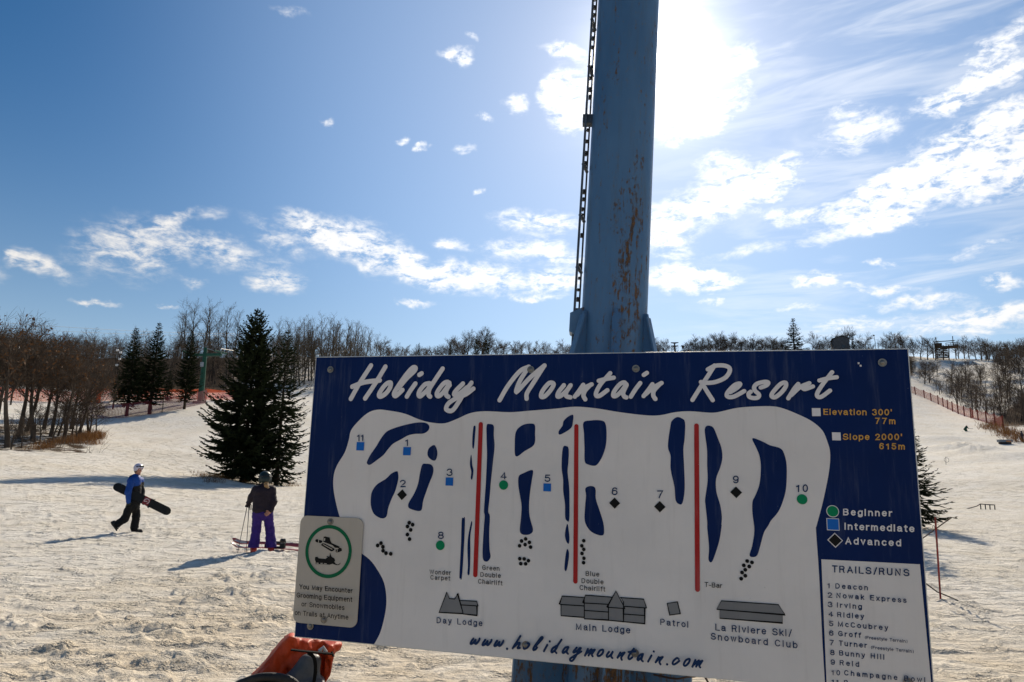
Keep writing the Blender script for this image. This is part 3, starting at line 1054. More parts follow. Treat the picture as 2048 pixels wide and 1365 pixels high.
for s, T, a, b, h in (("Wonder", Z3, (917, 454), (1047, 459), 28), ("Carpet", Z3, (922, 487), (1042, 493), 28), ("Green", Z3, (1238, 428), (1343, 434), 29), ("Double", Z3, (1227, 470), (1350, 477), 29),
                      ("Chairlift", Z3, (1213, 511), (1361, 523), 29), ("Blue", Z3, (1870, 464), (1951, 469), 30), ("Double", Z3, (1845, 508), (1977, 516), 30), ("Chairlift", Z3, (1833, 550), (1988, 560), 30),
                      ("T-Bar", Z4, (612, 509), (713, 516), 29)):
    sh = Sheet(.0042)
    A, B = T([a, b])
    text(sh, s, A, B, h / (3.057 if T is Z3 else 2.926), .135, .17)
    sh.build("lift_name", M_BLACK, board)

for s, T, a, b, h in (("Day Lodge", Z3, (960, 753), (1238, 771), 37 / 3.057), ("Main Lodge", Z6, (357, 681), (1090, 728), 90 / 6.827), ("Patrol", Z6, (1507, 613), (1885, 649), 86 / 6.827),
                      ("La Riviere Ski/", Z4, (675, 764), (1117, 798), 40 / 2.926), ("Snowboard Club", Z4, (648, 816), (1150, 866), 39 / 2.926)):
    sh = Sheet(.0042)
    A, B = T([a, b])
    text(sh, s, A, B, h, .15, .19)
    sh.build("building_name", M_NAVY, board)

# script title and web address, stroke by stroke
sh = Sheet(.0022)
strokes(sh, T1, 8.8, [
    [(335, 75), (190, 300), (78, 500)], [(520, 90), (400, 290), (262, 495)], [(98, 345), (250, 290), (448, 265)],
    ('loop', [(590, 300), (545, 303), (485, 365), (440, 445), (462, 472), (530, 430), (580, 360)]),
    [(690, 365), (800, 235), (890, 150), (908, 108), (872, 104), (800, 180), (720, 290), (650, 400), (635, 445), (655, 465), (700, 430), (742, 390)],
    [(908, 308), (850, 390), (800, 472)], [(960, 195), (988, 178)],
    [(1085, 305), (1030, 320), (970, 390), (950, 445), (970, 470), (1015, 435), (1070, 380), (1110, 310)], [(1258, 118), (1150, 280), (1090, 380), (1080, 450), (1100, 474)],
    [(1350, 330), (1325, 290), (1270, 310), (1200, 400), (1185, 450), (1210, 468), (1260, 430), (1320, 350), (1345, 300)], [(1348, 320), (1308, 400), (1308, 455), (1335, 478)],
    [(1520, 310), (1430, 400), (1408, 445), (1440, 455), (1500, 420), (1570, 360)], [(1630, 300), (1540, 420), (1470, 540), (1400, 640), (1350, 658), (1308, 630), (1340, 560), (1440, 495), (1560, 445), (1655, 375)]])
sh.build("title_word", M_CAPS, board)
sh = Sheet(.0022)
strokes(sh, T2, 8.8, [
    [(108, 448), (200, 290), (330, 130), (430, 78)], [(430, 80), (335, 230), (292, 345), (320, 335), (450, 195), (605, 65)], [(603, 66), (480, 260), (412, 370), (408, 432)],
    ('loop', [(695, 258), (650, 265), (585, 345), (568, 405), (605, 408), (665, 350), (705, 285)]),
    [(820, 285), (765, 355), (750, 405), (785, 402), (845, 350), (895, 285)], [(893, 288), (845, 365), (850, 405), (893, 418)],
    [(1035, 280), (990, 345), (942, 410)], [(968, 390), (1040, 320), (1128, 275)], [(1112, 282), (1055, 345), (1038, 400), (1058, 440)],
    [(1333, 152), (1230, 270), (1180, 360), (1182, 402), (1222, 398), (1302, 340)], [(1208, 236), (1290, 215), (1372, 202)],
    [(1512, 290), (1490, 255), (1440, 275), (1380, 350), (1368, 400), (1400, 402), (1455, 355), (1512, 275)], [(1515, 282), (1478, 365), (1488, 408), (1512, 420)],
    [(1665, 262), (1610, 335), (1562, 412)], [(1705, 172), (1738, 150)],
    [(1800, 275), (1750, 345), (1703, 405)], [(1725, 385), (1800, 320), (1900, 262)], [(1882, 272), (1818, 345), (1810, 400), (1832, 438)]])
sh.build("title_word", M_CAPS, board)
sh = Sheet(.0022)
strokes(sh, T3, 8.8, [
    [(415, 70), (340, 190), (250, 325), (150, 485)], [(335, 118), (420, 75), (520, 70), (590, 95), (595, 150), (540, 220), (430, 268), (330, 280), (252, 270)], [(272, 295), (330, 390), (393, 488)],
    [(605, 392), (680, 345), (722, 302), (708, 288), (650, 312), (580, 385), (562, 430), (592, 452), (650, 445), (720, 410), (772, 380)],
    [(970, 338), (1040, 310), (1060, 278), (1020, 268), (930, 290), (892, 330), (902, 375), (948, 420), (938, 455), (890, 465), (835, 450), (825, 412), (850, 388)],
    ('loop', [(1265, 278), (1205, 298), (1120, 390), (1100, 440), (1140, 455), (1215, 400), (1270, 325)]),
    [(1420, 295), (1370, 355), (1300, 468)], [(1335, 430), (1440, 335), (1552, 285)], [(1540, 290), (1475, 330), (1498, 358), (1595, 325)],
    [(1825, 155), (1720, 290), (1650, 400), (1652, 448), (1700, 448), (1800, 375)], [(1672, 255), (1770, 230), (1880, 215)]])
sh.build("title_word", M_CAPS, board)

sh = Sheet(.0042)
W = [[(215, 215), (178, 268), (175, 298), (212, 282), (252, 235)], [(252, 235), (240, 285), (262, 292), (300, 250), (315, 215)]]
for dx, dy in ((0, 0), (190, 18), (378, 30)):
    strokes(sh, U1, 4.2, [[(x + dx, y + dy) for x, y in s] for s in W])
strokes(sh, U1, 4.2, [
    ('dot', (750, 370), 2.4), [(960, 170), (890, 280), (838, 362)], [(862, 338), (915, 290), (950, 278), (935, 320), (918, 358), (952, 355)],
    ('loop', [(1090, 282), (1050, 292), (1015, 345), (1022, 368), (1068, 348), (1100, 305)]),
    [(1195, 330), (1280, 240), (1312, 195), (1290, 188), (1230, 265), (1172, 350), (1168, 385), (1200, 375), (1225, 345)], [(1385, 305), (1332, 402)], ('dot', (1425, 250), 2.3),
    [(1530, 320), (1470, 360), (1448, 410), (1470, 418), (1520, 370), (1540, 330)], [(1610, 222), (1530, 340), (1510, 400), (1530, 430)],
    [(1715, 335), (1665, 350), (1628, 408), (1640, 428), (1690, 390), (1718, 340)], [(1715, 342), (1690, 410), (1712, 440)],
    [(1850, 345), (1802, 400), (1802, 420), (1850, 398), (1900, 350)], [(1915, 350), (1850, 450), (1790, 540), (1752, 548), (1748, 518), (1800, 480), (1922, 402)]])
MM = [[(130, 350), (85, 450)], [(98, 428), (150, 380), (185, 355)], [(180, 362), (140, 448)], [(152, 428), (200, 375), (235, 360)], [(230, 365), (190, 430), (202, 458)]]
strokes(sh, U2, 4.2, MM + [
    ('loop', [(350, 358), (305, 380), (275, 440), (300, 455), (345, 420), (362, 378)]), [(450, 390), (415, 442), (425, 468), (470, 440), (505, 392)], [(505, 390), (480, 450), (500, 482)],
    [(620, 400), (578, 478)], [(592, 460), (640, 415), (685, 400)], [(680, 405), (635, 470), (642, 508)], [(825, 340), (760, 430), (742, 478), (760, 498), (800, 470)], [(745, 390), (790, 385), (850, 380)],
    [(962, 418), (920, 432), (880, 488), (890, 512), (935, 470), (962, 420)], [(960, 425), (940, 500), (960, 528)], [(1090, 440), (1038, 532)], ('dot', (1125, 380), 2.3),
    [(1200, 465), (1152, 542)], [(1162, 530), (1210, 480), (1260, 462)], [(1255, 468), (1210, 530), (1225, 572)], ('dot', (1325, 572), 2.4),
    [(1498, 490), (1470, 478), (1420, 522), (1408, 562), (1430, 572), (1470, 550), (1508, 518)], ('loop', [(1655, 488), (1605, 512), (1575, 572), (1598, 592), (1645, 552), (1665, 505)])])
strokes(sh, U2, 4.2, [[(x + 1620, y + 155) for x, y in s] for s in MM])
sh.build("website_lettering", M_NAVY, board)

# legend
sh = Sheet(.0012)
for p in Z2([(1322, 412), (1445, 560)]):
    square(sh, p, 8.6)
p = Z2([(1422, 1018)])[0]
sh.disc(bd(*p), psz(p, 12.8))
square(sh, Z2([(1424, 1098)])[0], 12.7)
square(sh, Z2([(1437, 1195)])[0], 11.2, 45)
sh.build("legend_symbol_borders", M_CAPS, board)
sh = Sheet(.0022)
sh.disc(bd(*p), psz(p, 11.2))
sh.build("legend_circle", M_GREEN, board)
sh = Sheet(.0022)
square(sh, Z2([(1424, 1098)])[0], 11.3)
sh.build("legend_square", M_LBLUE, board)
sh = Sheet(.0022)
square(sh, Z2([(1437, 1195)])[0], 9.4, 45)
sh.build("legend_diamond", M_BLACK, board)
for s, a, b, h in (("Elevation 300'", (1366, 429), (1780, 433), 38), ("77m", (1682, 484), (1803, 486), 38), ("Slope 2000'", (1484, 582), (1842, 584), 39), ("615m", (1706, 639), (1860, 642), 39)):
    sh = Sheet(.0012)
    A, B = Z2([a, b])
    text(sh, s, A, B, h / 3.057, .17, .17)
    sh.build("statistic", M_GOLD, board)
for s, a, b, h in (("Beginner", (1422, 91), (1703, 98), 40), ("Intermediate", (1430, 175), (1832, 189), 41), ("Advanced", (1435, 260), (1755, 272), 41)):
    sh = Sheet(.0012)
    A, B = Z4([a, b])
    text(sh, s, A, B, h / 2.926, .18, .2)
    sh.build("legend_word", M_CAPS, board)
sh = Sheet(.0012)
pan = np.array([bd(*q) for q in ((1642.6, 1119), (1839.5, 1129), (1862, 1365), (1653, 1365))])
lo = .010
f = lambda t, b: b + (t - b) * ((lo - b[1]) / (t[1] - b[1]))
sh.poly([pan[0], pan[1], f(pan[1], pan[2]), f(pan[0], pan[3])])
sh.build("trail_list_panel", M_WHITE, board)
sh = Sheet(.0022)
text(sh, "TRAILS/RUNS", *Z4([(1357, 424), (1804, 447)]), 41 / 2.926, .165, .17)
sh.build("trail_list_heading", M_NAVY, board)
for num, na, s, a, b in (("1", 1326, "Deacon", (1377, 519), (1563, 529)), ("2", 1330, "Nowak Express", (1383, 574), (1787, 602)), ("3", 1333, "Irving", (1386, 630), (1528, 640)),
                         ("4", 1336, "Ridley", (1388, 686), (1540, 697)), ("5", 1338, "McCoubrey", (1392, 741), (1680, 763)), ("6", 1339, "Groff", (1393, 797), (1522, 807)),
                         ("7", 1342, "Turner", (1397, 853), (1558, 866)), ("8", 1345, "Bunny Hill", (1399, 910), (1660, 934)), ("9", 1348, "Reid", (1402, 967), (1512, 977)),
                         ("10", 1351, "Champagne Bowl", (1428, 1026), (1897, 1066)), ("11", 1354, "Ba", (1427, 1084), (1500, 1091))):
    sh = Sheet(.0022)
    A, B = Z4([a, b])
    text(sh, s, A, B, 31 / 2.926, .165, .19)
    w = {1: 24, 2: 48}[len(num)] - (8 if num in ("1", "11") else 0)
    text(sh, num, *Z4([(na + (3 if num == "1" else 0), a[1] - 4), (na + w, a[1] - 2)]), 31 / 2.926, .16, .2)
    sh.build("trail_name", M_NAVY, board)
for s, a, b in (("(Freestyle Terrain)", (1549, 814), (1793, 835)), ("(Freestyle Terrain)", (1585, 872), (1830, 894))):
    sh = Sheet(.0022)
    A, B = Z4([a, b])
    text(sh, s, A, B, 19 / 2.926, .15, .22)
    sh.build("trail_note", M_NAVY, board)
for p in ((662, 740), (1062, 740), (1272, 738), (1764, 726), (622, 1252), (1052, 1290), (1270, 1306), (1815, 1364)):
    bolt(board, bd(*p), -.0045)
m = MB()
for k in (0, 1):
    c = bd(*((1717, 727), (1721, 732))[k])
    m.box((c[0], -.0016, c[1]), (.006, .001, .007))
m.build("chipped_spots", M_CAPS, board)

# ---- the small groomer notice screwed to the board's lower corner
c4 = [bd(*q) for q in ZS([(68, 33), (788, 68), (716, 1310), (-2, 1250)])]
u0, u1 = (c4[0][0] + c4[3][0]) / 2, (c4[1][0] + c4[2][0]) / 2
v1, v0 = (c4[0][1] + c4[1][1]) / 2, (c4[2][1] + c4[3][1]) / 2
sgn = empty("warning_sign", None, "small beige notice with a green ring, groomer and snowmobile pictures, on the map board's corner", "sign", M=BM @ Matrix.Translation((0, -.009, 0)))
r = .032
out = []
for cx, cy, a in ((u1 - r, v1 - r, 0), (u0 + r, v1 - r, 90), (u0 + r, v0 + r, 180), (u1 - r, v0 + r, 270)):
    out += [(cx + r * math.cos(rad(a + t)), 0.0, cy + r * math.sin(rad(a + t))) for t in range(0, 91, 15)]
m = MB()
m.prism(out, (0, .003, 0))
M_BEIGE = paint("notice_beige", (.46, .405, .335), .4, .05, (.32, .26, .2))
m.build("panel", M_BEIGE, sgn)
sh = Sheet(.0010)
cc = (bd(*ZS([(393, 142)])[0]) + bd(*ZS([(393, 746)])[0])) / 2
rr = (np.linalg.norm(bd(*ZS([(393, 142)])[0]) - bd(*ZS([(393, 746)])[0]))) / 2
wr = rr * .135
sh.ribbon([cc + (rr - wr / 2) * np.array([math.cos(t), math.sin(t)]) for t in np.linspace(0, 2 * math.pi, 56, endpoint=False)], wr, True)
sh.build("green_ring", paint("notice_green", (.006, .12, .05), .42), sgn)
sh = Sheet(.0010)
for p in ([(485, 640), (500, 610), (540, 605), (560, 625), (600, 625), (640, 640), (650, 665), (620, 695), (560, 690), (500, 670)],
          [(660, 655), (680, 550), (720, 545), (815, 570), (832, 640), (860, 695), (1040, 775), (1030, 812), (930, 800), (880, 745), (700, 680)],
          [(615, 740), (650, 700), (700, 705), (920, 820), (925, 850), (870, 885), (840, 880)], [(950, 840), (990, 840), (1040, 800), (1085, 815), (1095, 870), (1030, 900), (970, 912), (950, 890)],
          [(485, 1010), (540, 1005), (565, 1040), (720, 1055), (770, 1012), (742, 1002), (745, 990), (775, 988), (800, 1008), (815, 970), (822, 910), (842, 960), (862, 1010), (920, 1040), (940, 1085),
           (920, 1120), (950, 1160), (1000, 1183), (1040, 1160), (1055, 1138), (1062, 1150), (1030, 1192), (980, 1196), (920, 1182), (880, 1165), (810, 1188), (740, 1178), (500, 1172), (492, 1100), (478, 1080)]):
    sh.poly([bd(*q) for q in ZP(p)])
sh.build("vehicle_pictures", M_BLACK, sgn)
sh = Sheet(.0020)
for p in ([(674, 648), (684, 590), (716, 582), (712, 642)], [(560, 625), (575, 628), (570, 690), (556, 688)], [(655, 725), (680, 722), (880, 830), (870, 845)], [(515, 1140), (565, 1142), (565, 1165), (515, 1162)],
          [(610, 1145), (660, 1148), (655, 1167), (612, 1166)], [(690, 1150), (750, 1155), (745, 1170), (692, 1169)], [(985, 845), (1000, 845), (990, 900), (975, 902)]):
    sh.poly([bd(*q) for q in ZP(p)])
sh.build("vehicle_highlights", M_BEIGE, sgn)
sh = Sheet(.0010)
for s, a, b, h in (("You May Encounter", (64, 868), (672, 914), 55), ("Grooming Equipment", (42, 962), (678, 1010), 56), ("or Snowmobiles", (108, 1058), (597, 1098), 56), ("on Trails at Anytime", (42, 1152), (650, 1202), 56)):
    A, B = ZS([a, b])
    text(sh, s, A, B, h / 5.687, .145, .2)
sh.build("notice_lettering", M_BLACK, sgn)
for p in ZS([(415, 105), (342, 1218)]):
    bolt(sgn, bd(*p), 0, .0095)


# ------------------------------------------------------------------ the leaning blue lift tower behind the board
def pt(px, py, D):
    """point on a sight line at horizontal distance D from the camera"""
    d = ray(px, py)
    return EYE + d / math.hypot(d[0], d[1]) * D


M_TOWER = bpy.data.materials.new("tower_paint")
M_TOWER.use_nodes = True


def tower_material(m):
    t = NT(m.node_tree)
    b = m.node_tree.nodes["Principled BSDF"]
    ob = t.n("ShaderNodeTexCoord").outputs["Object"]
    big = t.noise(t.mapping(ob, scale=(1, 1, .35)), 2.0, 5, .6)
    c = t.mix(t.maprange(big, .3, .7, 0, 1), (.046, .118, .232, 1), (.080, .172, .300, 1))
    grime = t.noise(t.mapping(ob, scale=(6, 6, .7)), 3.0, 5, .65)
    c = t.mix(t.math('MULTIPLY', t.maprange(grime, .5, .78, 0, 1), .55), c, (.085, .10, .105, 1))
    # rust bleeding down in broken streaks, mostly along one side of the front
    sep = t.n("ShaderNodeSeparateXYZ")
    t.put(sep.inputs[0], ob)
    lane = t.math('MULTIPLY', t.maprange(t.math('ABSOLUTE', t.math('SUBTRACT', sep.outputs[0], .035)), .0, .13, 1, 0), t.maprange(sep.outputs[2], 3.5, 3.05, 0, 1))
    low = t.maprange(sep.outputs[2], 1.75, 1.0, 0.0, .34)
    st = t.noise(t.mapping(ob, scale=(40, 40, 4.6)), 1.0, 6, .76, .5)
    ch = t.noise(t.mapping(ob, scale=(1, 1, .62)), 44.0, 5, .74)
    r = t.math('ADD', t.math('MULTIPLY', st, .55), t.math('MULTIPLY', ch, .45))
    r = t.math('ADD', r, t.math('ADD', t.math('MULTIPLY', lane, .072), t.math('MULTIPLY', low, .16)))
    rf = t.maprange(r, .575, .635, 0, 1)
    rc = t.mix(t.maprange(ch, .35, .65, 0, 1), (.030, .020, .014, 1), (.135, .070, .032, 1))
    rim = t.math('MULTIPLY', t.maprange(r, .525, .60, 0, 1), .30)
    c = t.mix(rim, c, (.15, .11, .065, 1))
    c = t.mix(rf, c, rc)
    t.put(b.inputs["Base Color"], c)
    t.put(b.inputs["Roughness"], t.maprange(rf, 0, 1, .38, .85))
    b.inputs["Specular IOR Level"].default_value = .35
    bn = t.n("ShaderNodeBump")
    bn.inputs["Distance"].default_value = .0022
    t.put(bn.inputs["Height"], t.math('SUBTRACT', t.math('MULTIPLY', t.noise(ob, 22.0, 4, .6), .4), rf))
    t.put(b.inputs["Normal"], bn.outputs[0])


tower_material(M_TOWER)
M_DARKSTEEL = mat("dark_steel", (.045, .042, .040), .55, .4, .3, .35, 25, .0015, 60)
M_LADDER = mat("ladder_steel", (.060, .075, .095), .5, .4, .3, .35, 18, .001, 80)
M_CONCRETE = mat("concrete", (.30, .285, .26), .9, .2, 0, .2, 6, .004, 30)

TD = 3.50
_a, _b = pt(1225.5, 700, TD), pt(1257, 0, TD)
_ax = (_b - _a) / np.linalg.norm(_b - _a)
_base = _a + _ax * ((0.0 - _a[2]) / _ax[2])
_fy = np.array([0, 1., 0]) - _ax * _ax[1]
_fy /= np.linalg.norm(_fy)
_fx = np.cross(_fy, _ax)
TM = Matrix(((_fx[0], _fy[0], _ax[0], _base[0]), (_fx[1], _fy[1], _ax[1], _base[1]), (_fx[2], _fy[2], _ax[2], _base[2]), (0, 0, 0, 1)))
TR = .167
twr = empty("lift_tower", None, "tall leaning blue steel tower with rust streaks and a ladder, behind the map board", "lift tower", M=TM)
m = MB()
N = 64
zs = np.linspace(0.06, 9.5, 12)
m.tube([(0, 0, z) for z in zs], TR, N)
m.build("pole", M_TOWER, twr, smooth=True)
phi0 = math.atan2(-_base[1], -_base[0])
for k in range(6):
    a = phi0 + k * math.pi / 3 + rad(2)
    e = np.array([math.cos(a), math.sin(a), 0])
    s_ = np.array([-math.sin(a), math.cos(a), 0])
    m = MB()
    prof = [(TR - .004, 2.52), (TR + .018, 2.52), (TR + .285, 1.42), (TR + .285, .075), (TR - .004, .075)]
    m.prism([e * r + s_ * -.008 + np.array([0, 0, z]) for r, z in prof], s_ * .016)
    # flange welded along the sloping edge of each fin
    p, q = e * (TR + .020) + np.array([0, 0, 2.50]), e * (TR + .287) + np.array([0, 0, 1.42])
    m.bar(p, q, .045, .010, upv=e)
    m.build("gusset", M_TOWER, twr, bevel=.0015)
m = MB()
m.tube([(0, 0, .03), (0, 0, .06)], TR + .34, 48)
fl = m.build("base_flange", M_TOWER, twr, smooth=True)
for k in range(12):
    a = k * math.pi / 6 + .2
    m = MB()
    m.tube([((TR + .32) * math.cos(a), (TR + .32) * math.sin(a), .06), ((TR + .32) * math.cos(a), (TR + .32) * math.sin(a), .095)], .018, 6)
    m.build("anchor_bolt", M_STEEL, fl)
m = MB()
m.tube([(0, 0, -.5), (0, 0, .03)], TR + .42, 40)
m.build("footing", M_CONCRETE, twr, smooth=True)
# wooden packing and band round the foot of the tower, seen just under the board
m = MB()
for k in range(6):
    a = phi0 + (k + .5) * math.pi / 3 + rad(2)
    e = np.array([math.cos(a), math.sin(a), 0])
    s_ = np.array([-math.sin(a), math.cos(a), 0])
    m.bar(e * (TR + .13) + s_ * -.15 + np.array([0, 0, 1.08]), e * (TR + .13) + s_ * .15 + np.array([0, 0, 1.08]), .02, .16)
m.build("clamp_band", mat("rusty_band", (.075, .058, .040), .8, .2, 0, .6, 14, .003, 40), twr, bevel=.002)
# ladder on the side, its plane turned almost edge-on to the camera
vd = np.array([_base[0], _base[1], 0.])
vd /= np.linalg.norm(vd)
left = np.array([-vd[1], vd[0], 0.])
lx = np.array([_fx @ np.append(left[:2], 0), _fy @ np.append(left[:2], 0), 0.])
ly = np.array([_fx @ vd, _fy @ vd, 0.])
lx, ly = lx / np.linalg.norm(lx), ly / np.linalg.norm(ly)
lad = bpy.data.objects.new("ladder", None)
COL.objects.link(lad)
lad.parent = twr
o1, o2 = lx * (TR + .038) - ly * .03, lx * (TR + .017) + ly * .07
lt = lx * -.007      # the ladder closes on the pole upwards, per metre
z0 = 2.36
m = MB()
m.bar(o1 + np.array([0, 0, z0 - .02]), o1 + lt * 4.5 + np.array([0, 0, 9.4]), 0.012, .026, upv=ly)
m.build("rail", M_LADDER, lad, bevel=.001)
m = MB()
m.bar(o2 + np.array([0, 0, z0]), o2 + lt * 3 + np.array([0, 0, 9.4]), .009, .030, upv=ly)
rr_ = random.Random(3)
z = z0 + .05
while z < 9.3:      # notched safety rail: small uneven teeth along its outer edge
    m.box(o2 + lt * (z - z0) * .43 + lx * (.008 + .004 * rr_.random()) + np.array([0, 0, z]), (.012, .02, .012 + .012 * rr_.random()))
    z += .026 + .05 * rr_.random() * (1 if rr_.random() < .75 else 4)
m.build("notched_rail", M_DARKSTEEL, lad)
k = 0
z = z0 + .12
while z < 9.3:
    m = MB()
    m.tube([o1 + lt * (z - z0) * .64 + np.array([0, 0, z]), o2 + lt * (z - z0) * .43 + np.array([0, 0, z])], .0095, 8)
    m.build("rung", M_LADDER, lad, smooth=True)
    z += .285
m = MB()
m.prism([lx * (TR - .01) - ly * .06 + np.array([0, 0, z0 + .02]), lx * (TR + .058) - ly * .06 + np.array([0, 0, z0 + .06]), lx * (TR + .058) - ly * .06 + np.array([0, 0, z0 + .155]), lx * (TR - .01) - ly * .06 + np.array([0, 0, z0 + .19])], ly * .12)
m.build("bracket", M_TOWER, lad, bevel=.002)
m = MB()
for z in (3.6, 4.9, 6.2, 7.5):
    m.bar(lx * (TR - .01) + np.array([0, 0, z]), lx * (TR + .05) + np.array([0, 0, z]), .05, .05)
m.build("standoff", M_LADDER, lad)
# steel straps that carry the board, from the tower to its back
for vv in (.30, .98):
    for uu in (1.02, 1.42):
        p = BO + BU * uu + BV * vv - BN * .016
        q = _base + _ax * ((p[2] - _base[2]) / _ax[2])
        dirv = (p - q) * np.array([1, 1, 0])
        q = q + dirv / np.linalg.norm(dirv) * (TR * .8)
        m = MB()
        m.bar(p, q, .05, .012)
        o = m.build("board_strap", M_DARKSTEEL, None)
        o.parent = board
        o.matrix_parent_inverse = BM.inverted()

# thin dark wire that droops from the tower foot to the snow
m = MB()
w0 = pt(1352, 1358, 2.9)
w1 = pt(1420, 1372, 3.0)
w2 = np.array([w1[0] + .35, w1[1] + .1, .04])
m.tube(spline([w0 - np.array([.06, -.12, .02]), w0, (w0 + w1) / 2 + np.array([0, 0, .02]), w1, (w1 + w2) / 2 + np.array([.06, 0, -.1]), w2], False, 6), .004, 6)
setp(m.build("cable", mat("rusty_wire", (.035, .018, .014), .6), None, smooth=True), "thin dark cable drooping from the tower foot under the board", "cable")


# ------------------------------------------------------------------ trees
def bark(name, lo, hi):
    m = bpy.data.materials.new(name)
    m.use_nodes = True
    t = NT(m.node_tree)
    b = m.node_tree.nodes["Principled BSDF"]
    pos = t.n("ShaderNodeNewGeometry").outputs["Position"]
    t.put(b.inputs["Base Color"], t.mix(t.maprange(t.noise(pos, 1.7, 3, .6), .3, .7, 0, 1), (*lo, 1), (*hi, 1)))
    b.inputs["Roughness"].default_value = .9
    b.inputs["Specular IOR Level"].default_value = .1
    return m


def leafy(name, lo, hi, trans=.25):
    m = bpy.data.materials.new(name)
    m.use_nodes = True
    t = NT(m.node_tree)
    b = m.node_tree.nodes["Principled BSDF"]
    pos = t.n("ShaderNodeNewGeometry").outputs["Position"]
    c = t.mix(t.maprange(t.noise(pos, 2.3, 4, .65), .3, .7, 0, 1), (*lo, 1), (*hi, 1))
    t.put(b.inputs["Base Color"], c)
    b.inputs["Roughness"].default_value = .75
    b.inputs["Specular IOR Level"].default_value = .15
    tr = t.n("ShaderNodeBsdfTranslucent")
    t.put(tr.inputs[0], c)
    mx = t.n("ShaderNodeMixShader")
    mx.inputs[0].default_value = trans
    m.node_tree.links.new(b.outputs[0], mx.inputs[1])
    m.node_tree.links.new(tr.outputs[0], mx.inputs[2])
    m.node_tree.links.new(mx.outputs[0], m.node_tree.nodes["Material Output"].inputs[0])
    return m


M_BARK = bark("bark", (.060, .047, .037), (.115, .090, .070))
M_TWIG = bark("twigs", (.085, .066, .050), (.160, .122, .090))
M_ASPEN = bark("pale_bark", (.085, .075, .060), (.155, .135, .105))
M_ASPENTWIG = bark("pale_twigs", (.085, .066, .046), (.150, .118, .080))
M_BROWNTWIG = bark("brown_twigs", (.055, .043, .034), (.108, .082, .062))
M_DEADLEAF = leafy("dead_leaves", (.070, .037, .019), (.150, .078, .036), .3)
M_NEEDLE = leafy("needles", (.0085, .0150, .0060), (.027, .036, .013), .14)
M_SPRUCEBARK = bark("spruce_bark", (.030, .022, .016), (.060, .044, .032))
M_DRYGRASS = leafy("dry_grass", (.20, .095, .030), (.42, .22, .080), .35)


class Tub:
    """fast collector of tapered branch tubes"""
    def __init__(s):
        s.V, s.F, s.n = [], [], 0

    def tube(s, pts, r0, r1, k=4):
        P = np.array(pts, float)
        n = len(P)
        d = np.gradient(P, axis=0)
        d /= np.linalg.norm(d, axis=1)[:, None] + 1e-9
        u = np.cross(d, np.array([.31, .17, .93]))
        bad = np.linalg.norm(u, axis=1) < .15
        u[bad] = np.cross(d[bad], np.array([.9, .1, .2]))
        u /= np.linalg.norm(u, axis=1)[:, None]
        v = np.cross(d, u)
        t = np.arange(k) * 2 * math.pi / k
        rr = np.linspace(r0, r1, n)[:, None, None]
        R = P[:, None, :] + rr * (np.cos(t)[None, :, None] * u[:, None, :] + np.sin(t)[None, :, None] * v[:, None, :])
        s.V.append(R.reshape(-1, 3))
        i = np.arange(n - 1)[:, None] * k
        j = np.arange(k)[None, :]
        a = s.n + i + j
        b = s.n + i + (j + 1) % k
        s.F.append(np.stack([a, b, b + k, a + k], -1).reshape(-1, 4))
        s.n += n * k

    def quads(s, Q):
        """Q: (m, 4, 3)"""
        m = len(Q)
        s.V.append(Q.reshape(-1, 3))
        s.F.append(s.n + np.arange(m * 4).reshape(m, 4))
        s.n += m * 4

    def arrays(s):
        return np.concatenate(s.V), np.concatenate(s.F)


def wander(rng, p, d, L, n, wob, up=0.0):
    pts = [p]
    d = d / np.linalg.norm(d)
    for _ in range(n):
        d = d + rng.normal(0, wob, 3) + np.array([0, 0, up])
        d /= np.linalg.norm(d)
        pts.append(pts[-1] + d * L / n)
    return np.array(pts)


def around(rng, d, ang):
    """a direction at angle ang from d, at a random turn"""
    a = np.cross(d, rng.normal(size=3))
    a /= np.linalg.norm(a)
    return d * math.cos(ang) + a * math.sin(ang)


